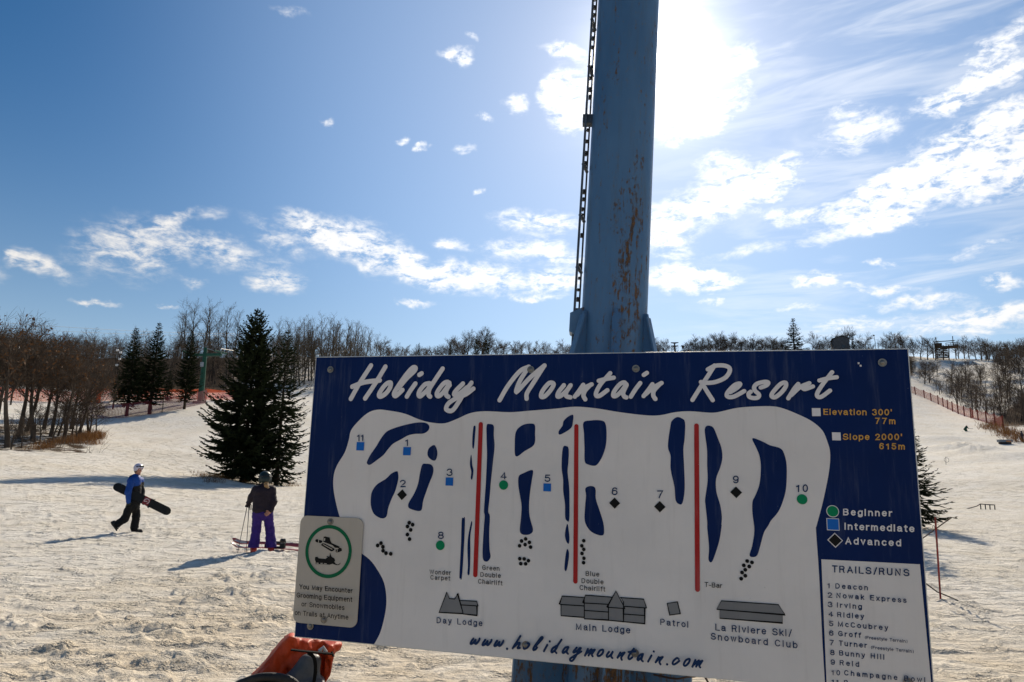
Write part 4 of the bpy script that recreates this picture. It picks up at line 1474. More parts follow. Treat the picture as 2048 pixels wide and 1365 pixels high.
def bare_tree(seed, H, kind, thick=1.0, n1=15, n2=6, n3=5, leaves=0, low=.26):
    """bare deciduous tree: (trunk, crown, leaf) arrays"""
    rng = np.random.default_rng(seed)
    T, C, Lf = Tub(), Tub(), Tub()
    oak = kind == 'oak'
    tp = wander(rng, np.zeros(3), np.array([rng.normal(0, .06), rng.normal(0, .06), 1.]), H * (.86 if not oak else .72), 9, .055 if oak else .025, .06)
    r = H * (.0155 if oak else .0105) * thick ** .25
    T.tube(tp, r * 1.15, r * .22, 7)
    for i in range(n1):
        f = (low + (.98 - low) * (i + rng.random()) / n1) if oak else (.22 + .77 * (i + rng.random()) / n1)
        k = f * (len(tp) - 1)
        j = min(int(k), len(tp) - 2)
        p = tp[j] + (tp[j + 1] - tp[j]) * (k - j)
        ang = rad(rng.uniform(38, 72) if oak else rng.uniform(24, 46))
        d = around(rng, np.array([0, 0, 1.]), ang)
        L = H * (rng.uniform(.26, .44) * (1.15 - .55 * f) if oak else rng.uniform(.17, .30) * (1.12 - .62 * f))
        r1 = r * (.46 - .27 * f)
        bp = wander(rng, p, d, L, 5, .15 if oak else .08, .07 if oak else .10)
        C.tube(bp, r1, r1 * .3, 4)
        for q in range(n2):
            g = .25 + .75 * (q + rng.random()) / n2
            k2 = min(g, .999) * (len(bp) - 1)
            j2 = int(k2)
            p2 = bp[j2] + (bp[j2 + 1] - bp[j2]) * (k2 - j2)
            d2 = around(rng, (bp[j2 + 1] - bp[j2]) / np.linalg.norm(bp[j2 + 1] - bp[j2]), rad(rng.uniform(25, 60)))
            L2 = L * rng.uniform(.3, .58)
            r2 = max(r1 * .32, .006 * thick)
            b2 = wander(rng, p2, d2, L2, 3, .16, .10)
            C.tube(b2, r2, r2 * .45, 3)
            for w in range(n3):
                h = (w + rng.random()) / n3
                k3 = min(.15 + .85 * h, .999) * (len(b2) - 1)
                j3 = int(k3)
                p3 = b2[j3] + (b2[j3 + 1] - b2[j3]) * (k3 - j3)
                d3 = around(rng, (b2[j3 + 1] - b2[j3]) / np.linalg.norm(b2[j3 + 1] - b2[j3]), rad(rng.uniform(20, 55)))
                L3 = L2 * rng.uniform(.35, .7)
                b3 = wander(rng, p3, d3, L3, 2, .12, .08)
                C.tube(b3, .0075 * thick, .003 * thick, 3)
                if leaves and rng.random() < leaves:
                    c = b3[1:][rng.integers(0, 2, 3)] + rng.normal(0, .05, (3, 3))
                    u, v = rng.normal(size=(3, 3)) * .05, rng.normal(size=(3, 3)) * .05
                    Lf.quads(np.stack([c - u, c - v, c + u, c + v], 1))
    return T.arrays(), C.arrays(), (Lf.arrays() if Lf.n else None)


def spruce(seed, H, R, whorls=40, per=7, dense=1.0, bare=.04, blade=.13, top=.8, droop=.25):
    rng = np.random.default_rng(seed)
    T, C = Tub(), Tub()
    tp = np.stack([np.cumsum(rng.normal(0, .012, 10)), np.cumsum(rng.normal(0, .012, 10)), np.linspace(0, H, 10)], 1)
    tp[0, :2] = 0
    T.tube(tp, H * .0135 + .03, .012, 8)
    for w in range(whorls):
        f = bare + (1 - bare) * (w + .5 * rng.random()) / whorls
        z = f * H * .995
        c = np.array([np.interp(z, tp[:, 2], tp[:, 0]), np.interp(z, tp[:, 2], tp[:, 1]), z])
        e = (1 - f) ** top * min(1.0, .50 + (f - bare) * 3.0)
        a0 = rng.random() * 7
        for b in range(per):
            if rng.random() > .93:
                continue
            L = R * e * rng.uniform(.62, 1.12) + .10
            a = a0 + b * 2 * math.pi / per + rng.normal(0, .22)
            el = rad(-18 + 48 * f) + rng.normal(0, .12)
            d = np.array([math.cos(a) * math.cos(el), math.sin(a) * math.cos(el), math.sin(el)])
            t = np.linspace(0, 1, 6)[:, None]
            pts = c + d * L * t + np.array([0, 0, 1.]) * L * (-droop * t * (1 - f) + (droop + .10) * t ** 2.6)
            C.tube(pts, .012 + .012 * L, .004, 3)
            side = np.cross(d, np.array([0, 0, 1.]))
            side /= np.linalg.norm(side) + 1e-9
            n = max(3, int(L / .115 * dense))
            s = .10 + .90 * (np.arange(n) + rng.random(n)) / n
            idx = s * 5
            j = np.minimum(idx.astype(int), 4)
            base = pts[j] + (pts[j + 1] - pts[j]) * (idx - j)[:, None]
            fw = (pts[j + 1] - pts[j])
            fw /= np.linalg.norm(fw, axis=1)[:, None]
            sg = np.where(rng.random(n) < .5, -1.0, 1.0)[:, None]
            tl = ((.16 + .46 * L * (1 - s) * .75) * rng.uniform(.6, 1.2, n)).clip(.10, .95)[:, None]
            td = fw * rng.uniform(.5, .95, (n, 1)) + sg * side * rng.uniform(.35, .95, (n, 1)) + np.array([0, 0, 1.]) * rng.uniform(-.42, .06, (n, 1))
            td /= np.linalg.norm(td, axis=1)[:, None]
            wv = np.cross(td, rng.normal(size=(n, 3)))
            wv /= np.linalg.norm(wv, axis=1)[:, None] + 1e-9
            wv2 = np.cross(td, wv)
            bw = blade * rng.uniform(.6, 1.15, (n, 1)) * np.minimum(1, .35 + tl)
            for ww in (wv, wv2):
                C.quads(np.stack([base, base + td * tl * .42 + ww * bw * .5, base + td * tl, base + td * tl * .42 - ww * bw * .5], 1))
    # leader
    C.tube(np.array([[tp[-1, 0], tp[-1, 1], H * .97], [tp[-1, 0], tp[-1, 1], H + .22]]), .02, .006, 3)
    return T.arrays(), C.arrays()


def tree_thing(name, parts, p, label, cat, group=None, rot=0.0, s=1.0, sink=.1, sz=None):
    """parts: [(part name, mesh data)]"""
    e = empty(name, (p[0], p[1], p[2] - sink), label, cat, group, rot)
    e.scale = (s, s, sz or s)
    for pn, me in parts:
        o = bpy.data.objects.new(pn, me)
        COL.objects.link(o)
        o.parent = e
    return e


def as_mesh(name, VF, m, smooth=False):
    o = mesh_np(name, VF[0], VF[1], m, smooth=smooth)
    me = o.data
    bpy.data.objects.remove(o)
    return me


def proto(kind, seed, H, thick, tm, cm, leaves=0, **kw):
    T, C, L = bare_tree(seed, H, kind, thick, leaves=leaves, **kw)
    out = [("trunk", as_mesh("trunk", T, tm, True)), ("crown", as_mesh("crown", C, cm))]
    if L is not None:
        out.append(("dead_leaves", as_mesh("dead_leaves", L, M_DEADLEAF)))
    return out


GROVE = [proto('oak', 20 + i, 9.0, 1.25, M_BARK, M_BROWNTWIG, leaves=.12, n1=18, n2=8, n3=7, low=.40) for i in range(4)]
OAKS = [proto('oak', 40 + i, 8.0, 1.9, M_BARK, M_TWIG, n1=15, n2=7, n3=5) for i in range(5)]
SCRUB = [proto('oak', 60 + i, 6.0, 1.6, M_BARK, M_BROWNTWIG, n1=20, n2=7, n3=5) for i in range(3)]
ASPENS = [proto('aspen', 80 + i, 14.0, 1.7, M_ASPEN, M_ASPENTWIG, n1=24, n2=6, n3=4) for i in range(4)]
FAROAKS = [proto('oak', 100 + i, 8.0, 2.3, M_BARK, M_TWIG, n1=20, n2=8, n3=6, low=.12) for i in range(5)]
_n_tree = [0]


def plant(protos, rng, p, s, label, group, name="bare_tree", cat="tree", sz=None):
    _n_tree[0] += 1
    return tree_thing(name, protos[int(rng.integers(len(protos)))], p, label, cat, group, rng.random() * 6.28, s, .12, sz)


def scatter(rng, n, px0, px1, d0, d1, fn=None):
    out = []
    while len(out) < n:
        px, D = rng.uniform(px0, px1), rng.uniform(d0, d1)
        if fn is None or fn(px, D):
            out.append((px, D))
    return out


rng = np.random.default_rng(11)
# grove at the foot of the slope on the far left: brown twigs and clinging dead leaves
for px, D, s in ((-60, 60, 1.15), (-15, 62, 1.2), (12, 58.5, 1.22), (30, 66, 1.25), (62, 63, 1.18), (95, 67, 1.05), (122, 64, .98), (150, 68, .92), (172, 70, .80), (-110, 64, 1.2), (45, 70, 1.2), (80, 72, 1.1), (135, 74, 1.0), (-35, 71, 1.2)):
    plant(GROVE, rng, at(px, D), s * .9, "bare brown tree with clinging dead leaves in the grove at the far left", "bare brown trees in the grove at the far left")
for px, D, s in ((40, 58.5, .42), (75, 61, .5), (100, 63, .6), (120, 64.5, .62), (140, 67, .75), (156, 68, .8), (172, 70, .7), (20, 57.5, .45), (110, 68, .8), (186, 72, .55), (64, 63, .6), (150, 65.5, .45)):
    plant(SCRUB, rng, at(px, D), s, "thin bare shrub at the snowy foot of the left grove", "bare shrubs at the foot of the left grove", "bare_shrub", "shrub")
# wooded hillside behind
for px, D in scatter(rng, 66, -120, 700, 112, 186, lambda p, D: D > 126 or p < 330):
    plant(OAKS, rng, at(px, D), rng.uniform(.72, 1.08), "bare grey tree on the wooded hillside above the orange fence", "bare trees on the hillside above the orange fence")
for px, D, s in ((348, 150, 1.05), (366, 148, 1.10), (384, 151, 1.12), (402, 154, 1.0), (436, 150, 1.08), (446, 156, .95), (418, 160, .86), (330, 158, .86)):
    plant(ASPENS, rng, at(px, D), s, "tall slim bare aspen rising above the wood behind the green lift tower", "tall aspens behind the green lift tower")
for px, D in [(548 + 7.4 * i + rng.uniform(-4, 4), rng.uniform(122, 150)) for i in range(26)]:
    topy = np.interp(px, [540, 580, 640, 690, 735, 760], [612, 605, 600, 618, 640, 665])
    g = at(px, D)
    want = zy(px, topy + rng.uniform(0, 26), D) - g[2]
    plant(ASPENS, rng, g, max(.5, want / 15.4), "tall bare aspen in the stand behind the two big spruces", "tall aspens behind the two big spruces")
# skyline woods
for i in range(40):
    px = 742 + 410 * (i + rng.random()) / 40
    D = rng.uniform(208, 232)
    topy = np.interp(px, [740, 800, 860, 930, 970, 1000, 1060, 1150], [668, 686, 686, 660, 656, 676, 682, 676])
    g = at(px, D)
    plant(FAROAKS, rng, g, max(.45, (zy(px, topy + rng.uniform(-4, 16), D) - g[2]) / 7.4), "small far bare tree on the skyline above the sign's title", "far bare trees on the skyline above the sign's title")
for i in range(36):
    px = (1300 + 40 * rng.random()) if i < 6 else 1376 + 215 * (i - 6 + rng.random()) / 30
    D = rng.uniform(240, 256)
    topy = np.interp(px, [1300, 1340, 1376, 1420, 1500, 1590], [668, 674, 676, 662, 668, 672])
    g = at(px, D)
    plant(FAROAKS, rng, g, max(.45, (zy(px, topy + rng.uniform(-3, 12), D) - g[2]) / 7.4), "far bare tree on the skyline just right of the blue tower", "far bare trees on the skyline right of the blue tower")
for px, topy in ((1560, 676), (1640, 662), (1655, 676), (1668, 668), (1682, 662), (1697, 655), (1709, 656), (1735, 668), (1748, 666), (1790, 672), (1802, 662), (1812, 658), (1822, 664), (1834, 668), (1848, 674), (1862, 671),
                 (1876, 668), (1888, 672), (1940, 676), (1952, 670), (1962, 674), (1976, 676), (1988, 672), (2000, 676), (2012, 674), (2030, 680), (2044, 684), (2060, 684), (2080, 680)):
    D = rng.uniform(246, 262)
    g = at(px, D)
    plant(FAROAKS, rng, g, max(.45, (zy(px, topy, D) - g[2]) / 7.4), "far bare tree on the hilltop beside the wooden lookout", "far bare trees on the hilltop beside the lookout")
# gully side beyond the red net fence
for px, D in scatter(rng, 52, 1815, 2110, 128, 232, lambda p, D: p > np.interp(D, [128, 150, 180, 210, 235], [2012, 1955, 1888, 1838, 1808]) and not (D > 205 and 1895 < p < 2020 and rng.random() < .6)):
    plant(OAKS if D < 190 else FAROAKS, rng, at(px, D), rng.uniform(.55, .92), "bare tree on the gully side beyond the red net fence", "bare trees on the gully side beyond the red net fence")
pp = hit(1958, 828)
tree_thing("bare_tree", OAKS[2], at(1957, 140), "lone dark bare tree standing just behind the red net fence", "tree", None, 1.0, .85)

# far wood that reads as one mass
def woods(n, seed, region, hmin, hmax, name, label, thick):
    rg = np.random.default_rng(seed)
    base = [bare_tree(300 + seed + i, 1.0, 'oak', 1.0, 9, 5, 3) for i in range(5)]
    base = [(np.concatenate([b[0][0], b[1][0]]), np.concatenate([b[0][1], b[1][1] + len(b[0][0])])) for b in base]
    # at unit height the twig radius is tiny: rebuild with a radius that suits the distance
    base = []
    for i in range(5):
        b = bare_tree(300 + seed + i, 8.0, 'oak', thick, 11, 5, 4, low=.10)
        base.append((np.concatenate([b[0][0], b[1][0]]), np.concatenate([b[0][1], b[1][1] + len(b[0][0])])))
    Vs, Fs, k = [], [], 0
    for px, D in scatter(rg, n, *region[:4], region[4] if len(region) > 4 else None):
        V, F = base[int(rg.integers(5))]
        a, s = rg.random() * 6.28, rg.uniform(hmin, hmax) / 8.0
        R = np.array([[math.cos(a), -math.sin(a), 0], [math.sin(a), math.cos(a), 0], [0, 0, 1]]) * s
        Vs.append(V @ R.T + at(px, D) - np.array([0, 0, .1]))
        Fs.append(F + k)
        k += len(V)
    o = mesh_np(name, np.concatenate(Vs), np.concatenate(Fs), M_TWIG)
    return setp(o, label, kind="stuff")


woods(330, 1, (-260, 720, 114, 192, lambda p, D: D > 128 or p < 330), 3.5, 7.5, "hillside_wood", "dense bare wood covering the left hillside", 2.6)
woods(330, 2, (640, 1840, 214, 262), 2.5, 6.0, "skyline_wood", "low bare scrub wood along the far skyline", 3.4)
woods(80, 3, (1830, 2160, 130, 226, lambda p, D: p > np.interp(D, [130, 150, 180, 210, 235], [2030, 1972, 1905, 1855, 1822]) and not (D > 200 and 1890 < p < 2020)), 1.5, 4.5, "gully_scrub", "dark bare scrub filling the gully beyond the red net fence", 2.6)
woods(60, 4, (1985, 2160, 236, 262), 4.0, 7.0, "hilltop_wood", "dark wood on the hilltop at the right edge", 3.4)

# spruces
SP_BIG = spruce(1, 13.6, 4.5, 46, 10, 1.45, .06, .18, .70, .28)
SP_OPEN = spruce(2, 12.0, 3.3, 40, 7, 1.0, .05, .14, .72, .26)
SP_TALL = [spruce(3 + i, 12.0, 2.6, 44, 8, 1.15, .13, .17, .85, .22) for i in range(2)]
SP_SMALL = spruce(6, 4.0, 1.55, 22, 7, 1.5, .05, .085, .85, .14)
SP_FAR = spruce(7, 10.0, 2.3, 26, 7, .9, .03, .22, .9, .2)


def sp_parts(a, nm):
    return [("trunk", as_mesh("trunk", a[0], M_SPRUCEBARK, True)), ("crown", as_mesh("crown", a[1], M_NEEDLE))]


P_BIG, P_OPEN, P_SMALL, P_FAR = (sp_parts(a, 0) for a in (SP_BIG, SP_OPEN, SP_SMALL, SP_FAR))
P_TALL = [sp_parts(a, 0) for a in SP_TALL]


def spruce_at(parts, H0, px, base_y, top_y, label, D=None, rot=0.0, wide=1.0):
    p = at(px, D) if D else hit(px, base_y)
    Dd = math.hypot(p[0], p[1])
    s = (zy(px, top_y, Dd) - p[2]) / (H0 + .1)
    return tree_thing("spruce_tree", parts, p, label, "tree", None, rot, s * wide, .1, s)


BIGP = at(487, 51.5)
spruce_at(P_BIG, 13.6, 489, 0, 613, "largest dark spruce, full to the ground, behind the skier in purple trousers", 51.5, .4)
spruce_at(P_OPEN, 12.0, 556, 0, 655, "thinner open spruce between the largest spruce and the sign", 51.0, 1.2)
spruce_at(P_SMALL, 4.0, 468, 0, 870, "small young spruce tucked under the largest spruce", 50.3, 2.0, 1.0)
spruce_at(P_TALL[0], 12.0, 243, 0, 650, "tall spruce on the maroon net fence, farthest from the green lift tower", 86.5, .3, 1.3)
spruce_at(P_TALL[1], 12.0, 289, 0, 640, "tallest spruce on the maroon net fence, in the middle of three", 87, 2.3, 1.3)
spruce_at(P_TALL[0], 12.0, 358, 0, 655, "spruce with a bare lower trunk next to the green lift tower", 89.5, 4.1, 1.1)
spruce_at(P_OPEN, 12.0, 217, 0, 742, "small dark spruce beside the light pole by the orange fence", 99, .9, 1.2)
spruce_at(P_OPEN, 12.0, 322, 0, 738, "small open spruce with snow showing through, behind the tall spruces", 100, 2.6, 1.2)
spruce_at(P_OPEN, 12.0, 262, 0, 715, "half-hidden spruce between the two tall spruces", 97, 5.1, 1.1)
for px, ty, D, lb in ((828, 684, 190, "small spruce peeping over the sign above the first letters of its title"), (866, 690, 178, "low spruce above the sign's title, second from the aspens"),
                      (893, 682, 182, "spruce above the gap in the sign's title"), (946, 668, 176, "dark spruce under the high bare tops above the sign"), (968, 656, 178, "highest dark spruce above the sign's top edge"),
                      (1724, 658, 244, "narrow reddish spruce beside the grey hilltop building")):
    spruce_at(P_FAR, 10.0, px, 0, ty, lb, D, px * .7, .62 if px > 1700 else .9)
spruce_at(P_FAR, 10.0, 1602, 0, 634, "large ragged spruce on the skyline right of the blue tower", 232, 1.0, 1.75)
spruce_at(P_SMALL, 4.0, 1824, 0, 846, "small spruce sticking out behind the sign's right edge", 26.5, .5, 1.06)
spruce_at(P_SMALL, 4.0, 1706, 0, 765, "spruce standing behind the sign that shades the snow at right", 20.5, 2.9, 1.0)
spruce_at(P_SMALL, 4.0, 1640, 0, 800, "second spruce behind the sign casting the farther shadow at right", 26.0, 4.4, 1.0)


# undergrowth, dry grass
def stems(name, label, m, pts, hmin, hmax, n_each, r, lean=.35, spread=.25, seed=5, seg=2):
    rg = np.random.default_rng(seed)
    Tb = Tub()
    for p in pts:
        for _ in range(n_each):
            b = np.array(p) + np.array([rg.normal(0, spread), rg.normal(0, spread), -.03])
            Tb.tube(wander(rg, b, np.array([rg.normal(0, lean), rg.normal(0, lean), 1.]), rg.uniform(hmin, hmax), seg, .15), r, r * .35, 3)
    V, F = Tb.arrays()
    return setp(mesh_np(name, V, F, m), label, kind="stuff")


rg = np.random.default_rng(19)
G1 = [at(px, D) for px, D in scatter(rg, 110, 60, 198, 56.5, 73, lambda p, D: D > np.interp(p, [60, 198], [55.8, 67]) and D < np.interp(p, [60, 198], [57.5, 72.5]))]
G1 += [at(rg.uniform(150, 192), rg.uniform(62, 70)) for _ in range(50)]
stems("dry_grass", "tawny dry grass along the snow edge below the left grove", M_DRYGRASS, G1, .2, .65, 14, .011, .5, .3, 1)
G2 = [at(rg.normal(428, 9), rg.uniform(48.5, 51.5)) for _ in range(34)] + [at(rg.uniform(390, 600), rg.uniform(50.5, 54)) for _ in range(60)]
stems("grass_tuft", "pale dry grass on the little bank under the largest spruce", M_DRYGRASS, G2, .12, .42, 12, .009, .45, .28, 2)
G3 = [at(px, D) for px, D in scatter(rg, 80, 1975, 2080, 100, 126, lambda p, D: abs(D - np.interp(p, [1975, 2010, 2080], [124, 114, 96])) < 5)]
stems("brown_grass", "brown grass and weeds at the end of the red net fence", M_DRYGRASS, G3, .4, 1.3, 12, .02, .45, .6, 3)
G4 = [at(px, D) for px, D in scatter(rg, 70, -60, 190, 57, 76)]
stems("grove_undergrowth", "thin brown undergrowth between the trunks of the left grove", M_TWIG, G4, .3, 1.2, 5, .011, .35, .5, 4, 3)
G5 = [at(px, D) for px, D in scatter(rg, 420, -200, 700, 104, 150, lambda p, D: D > 118 or p < 330)]
stems("hillside_undergrowth", "brown undergrowth at the foot of the left hillside wood", M_TWIG, G5, .8, 2.6, 8, .022, .3, .9, 6, 3)
G6 = [at(px, D) for px, D in scatter(rg, 200, 1820, 2120, 126, 220, lambda p, D: p > np.interp(D, [126, 150, 180, 210, 235], [2030, 1975, 1910, 1858, 1825]) and p < np.interp(D, [126, 150, 180, 210, 235], [2200, 2100, 2040, 1960, 1900]))]
stems("gully_undergrowth", "dark brush on the gully side right of the red net fence", M_TWIG, G6, .8, 2.8, 9, .024, .3, 1.0, 7, 3)


# ------------------------------------------------------------------ net fences
def net_mat(name, col, fill=.30):
    m = bpy.data.materials.new(name)
    m.use_nodes = True
    t = NT(m.node_tree)
    b = m.node_tree.nodes["Principled BSDF"]
    uv = t.n("ShaderNodeTexCoord").outputs["UV"]
    sep = t.n("ShaderNodeSeparateXYZ")
    t.put(sep.inputs[0], uv)
    fx = t.math('LESS_THAN', t.math('FRACT', t.math('MULTIPLY', sep.outputs[0], 1 / .14)), fill)
    fy = t.math('LESS_THAN', t.math('FRACT', t.math('MULTIPLY', sep.outputs[1], 1 / .11)), fill)
    al = t.math('MAXIMUM', fx, fy)
    f = t.noise(uv, 1.3, 3, .6)
    c = t.mix(t.maprange(f, .3, .7, 0, 1), tuple(x * .75 for x in col) + (1,), (*col, 1))
    t.put(b.inputs["Base Color"], c)
    b.inputs["Roughness"].default_value = .6
    tr = t.n("ShaderNodeBsdfTranslucent")
    t.put(tr.inputs[0], c)
    m1 = t.n("ShaderNodeMixShader")
    m1.inputs[0].default_value = .45
    L = m.node_tree.links
    L.new(b.outputs[0], m1.inputs[1])
    L.new(tr.outputs[0], m1.inputs[2])
    tp = t.n("ShaderNodeBsdfTransparent")
    m2 = t.n("ShaderNodeMixShader")
    t.put(m2.inputs[0], al)
    L.new(tp.outputs[0], m2.inputs[1])
    L.new(m1.outputs[0], m2.inputs[2])
    L.new(m2.outputs[0], m.node_tree.nodes["Material Output"].inputs[0])
    return m


M_ORANGE = net_mat("orange_net", (.62, .105, .040), .34)
M_MAROON = net_mat("maroon_net", (.20, .030, .045), .36)
M_REDNET = net_mat("red_net", (.46, .055, .035), .32)
M_POST = mat("fence_post", (.16, .035, .022), .7, .2, 0, .3, 5)
M_DARKPOST = mat("dark_post", (.045, .032, .026), .8, .2, 0, .3, 5)


def fence(name, pts, H, m, pm, step, label, sag=.12, pr=.045, seed=1, bunch=0.0):
    rg = np.random.default_rng(seed)
    P = np.array(pts)[:, :2]
    L = np.concatenate([[0], np.cumsum(np.linalg.norm(np.diff(P, axis=0), axis=1))])
    n = max(2, int(round(L[-1] / step)) + 1)
    e = empty(name, (P[0][0], P[0][1], float(hz(*P[0]))), label, "fence")
    o = np.array(e.location)
    xs = np.linspace(0, L[-1], n)
    k = 6
    fs = np.linspace(0, L[-1], (n - 1) * k + 1)
    X, Yy = np.interp(fs, L, P[:, 0]), np.interp(fs, L, P[:, 1])
    Z = hz(X, Yy)
    t = (np.arange(len(fs)) % k) / k
    sg = sag * 4 * t * (1 - t) * (.5 + fbm(np.stack([fs * .4, fs * 0], -1), 2, seed))
    rows = 5
    V, F, UVs = [], [], []
    off = .12 * (fbm(np.stack([fs * .7, fs * 0 + 5], -1), 3, seed + 3) - .5)
    for r in range(rows + 1):
        f = r / rows
        z = Z + .06 + (H - .06 - sg) * f - bunch * f * fbm(np.stack([fs * .3, fs * 0 + 2], -1), 2, seed + 9)
        w = off * (1 + math.sin(r * 2.1))
        V.append(np.stack([X + w - o[0], Yy + w - o[1], z - o[2]], -1))
        UVs.append(np.stack([fs, np.full(len(fs), f * H)], -1))
    V, UVs = np.concatenate(V), np.concatenate(UVs)
    W = len(fs)
    for r in range(rows):
        for i in range(W - 1):
            F.append((r * W + i, r * W + i + 1, (r + 1) * W + i + 1, (r + 1) * W + i))
    net = mesh_np("net", V, F, m, e)
    ul = net.data.uv_layers.new(name="UVMap")
    li = np.zeros(len(net.data.loops), np.int32)
    net.data.loops.foreach_get("vertex_index", li)
    ul.data.foreach_set("uv", UVs[li].astype(np.float32).ravel())
    for x in xs:
        px, py = np.interp(x, L, P[:, 0]), np.interp(x, L, P[:, 1])
        z = float(hz(px, py))
        q = MB()
        lean = rg.normal(0, .05, 2)
        q.tube([(px - o[0], py - o[1], z - o[2] - .3), (px - o[0] + lean[0], py - o[1] + lean[1], z - o[2] + H + rg.uniform(.02, .14))], pr, 7)
        q.build("post", pm, e, smooth=True)
    return e


fence("net_fence", [hit(px, py)[:2] for px, py in ((1815, 783), (1850, 797), (1880, 810), (1905, 823), (1930, 833), (1960, 843), (1985, 850), (2007, 858))], 1.75, M_REDNET, M_POST, 5.2,
      "long red net fence running up the edge of the ski run at right", .18, .10, 2)
fence("net_fence", [at(px, D)[:2] for px, D in ((-90, 96), (-20, 95.5), (60, 96), (130, 97), (190, 99), (250, 100.5), (330, 101), (380, 99.5), (432, 99.5), (500, 101))], 1.8, M_ORANGE, M_DARKPOST, 7.0,
      "bright orange net fence behind the left grove and spruces", .3, .06, 3, .35)
fence("net_fence", [at(px, D)[:2] for px, D in ((152, 84), (200, 84.5), (245, 85), (300, 87), (345, 89.5), (385, 93), (400, 95.0))], 1.85, M_MAROON, M_DARKPOST, 8.0,
      "dark maroon net fence at the foot of the tall spruces", .2, .045, 4, .1)


# ------------------------------------------------------------------ lift hardware and other far things
M_LIFTGREEN = mat("lift_green", (.008, .070, .038), .45, .35, 0, .2, 3)
M_GALV = mat("galvanised", (.34, .35, .36), .45, .4, .5, .15, 6)
M_CABLE = mat("cable", (.20, .19, .18), .5, .3, .4)
M_TIMBER = mat("old_timber", (.085, .055, .036), .85, .15, 0, .4, 2.5)
M_FARGREY = mat("weathered_siding", (.13, .125, .125), .8, .2, 0, .2, 1.2)
M_FARROOF = mat("dark_roof", (.055, .055, .06), .7, .2, 0, .2, 2)

g = at(389, 96.5)
lt_ = empty("green_lift_tower", tuple(g), "green chairlift tower with a crossarm beside the spruce with bare lower trunk", "lift tower", rotz=rad(-12))
HT = zy(389, 694, 96.5) - g[2]
m = MB()
m.tube([(0, 0, -.4), (0, 0, HT * .55), (0, 0, HT)], [.40, .31, .22], 14)
m.build("mast", M_LIFTGREEN, lt_, smooth=True)
m = MB()
m.bar((-2.4, 0, HT - .95), (2.4, 0, HT - .95), .34, .36)
m.build("crossarm", M_LIFTGREEN, lt_, bevel=.02)
for sx in (-1, 1):
    m = MB()
    m.bar((sx * .05, 0, HT - .05), (sx * 2.35, 0, HT - .72), .07, .07)
    m.build("strut", M_GALV, lt_)
    m = MB()
    m.bar((sx * 2.25, -1.3, HT - .62), (sx * 2.25, 1.3, HT - .62), .16, .22)
    sa = m.build("sheave_beam", M_LIFTGREEN, lt_, bevel=.01)
    for yy in (-1.1, -.4, .4, 1.1):
        m = MB()
        m.tube([(sx * 2.25 - .05, yy, HT - .38), (sx * 2.25 + .05, yy, HT - .38)], .2, 14)
        m.build("sheave", M_DARKSTEEL, sa, smooth=True)
m = MB()
m.box((0, -.42, HT * .68), (.5, .03, .6))
m.build("number_plate", M_GALV, lt_, bevel=.004)
m = MB()
m.box((0, 0, -.15), (1.3, 1.3, .5))
m.build("footing", M_CONCRETE, lt_, bevel=.03)


def cable(name, a, b, sag, r, label, m=None):
    t = np.linspace(0, 1, 24)[:, None]
    P = np.array(a) * (1 - t) + np.array(b) * t
    P[:, 2] -= (sag * 4 * t * (1 - t))[:, 0]
    q = MB()
    q.tube(P, r, 6)
    return setp(q.build(name, m or M_CABLE, None, smooth=True), label, "cable")


lw = np.array(lt_.matrix_basis @ Vector((-2.25, 0, HT - .17)))
rw = np.array(lt_.matrix_basis @ Vector((2.25, 0, HT - .17)))
cable("lift_cable", pt(-160, 684, 90), lw, .9, .030, "upper haul cable running from the green tower across the left wood")
cable("lift_cable", pt(-160, 734, 84), lw + np.array([.1, -1.2, -.1]), .5, .030, "lower haul cable running from the green tower across the left wood")
cable("lift_cable", rw, pt(700, 700, 170), 1.2, .030, "haul cable going from the green tower behind the largest spruce")
cable("overhead_wire", pt(-120, 636, 120), pt(470, 668, 175), .5, .022, "upper thin wire against the sky over the left wood")
cable("overhead_wire", pt(-120, 648, 120), pt(470, 672, 175), .5, .022, "lower thin wire against the sky over the left wood")

M_LAMPW = mat("white_lamp_housing", (.8, .8, .78), .4, .4)
for px, y0, y1, D, dots, lb in ((214, 738, 699, 92, ((-.25, 0), (.15, -.25), (.12, -1.05), (-.1, -1.75)), "dark pole with small white floodlights beside the first spruce"),
                                (6, 740, 693, 92, ((0, 0), (.35, -1.7)), "dark pole with two white floodlights in the left grove")):
    g = at(px, D)
    ht = zy(px, y1, D) - g[2]
    e = empty("light_pole", tuple(g), lb, "light pole")
    m = MB()
    m.tube([(0, 0, -.3), (0, 0, ht)], [.09, .06], 8)
    m.build("pole", M_DARKPOST, e, smooth=True)
    for dx, dz in dots:
        m = MB()
        m.box((dx, -.12, ht + dz), (.26, .18, .22))
        m.bar((0, 0, ht + dz), (dx, -.06, ht + dz), .05)
        m.build("floodlight", M_LAMPW, e, bevel=.02)
# padded orange post by the orange fence
g = hit(196, 806)
e = empty("padded_post", tuple(g), "fence post wrapped in bright orange padding by the orange net fence", "post")
m = MB()
m.tube([(0, 0, 0), (0, 0, 1.55)], [.26, .25], 14)
m.build("padding", mat("orange_pad", (.70, .11, .035), .6, .2, 0, .15, 4), e, smooth=True)
m = MB()
m.tube([(0, 0, -.2), (0, 0, 1.75)], .07, 8)
m.build("post", M_DARKPOST, e, smooth=True)

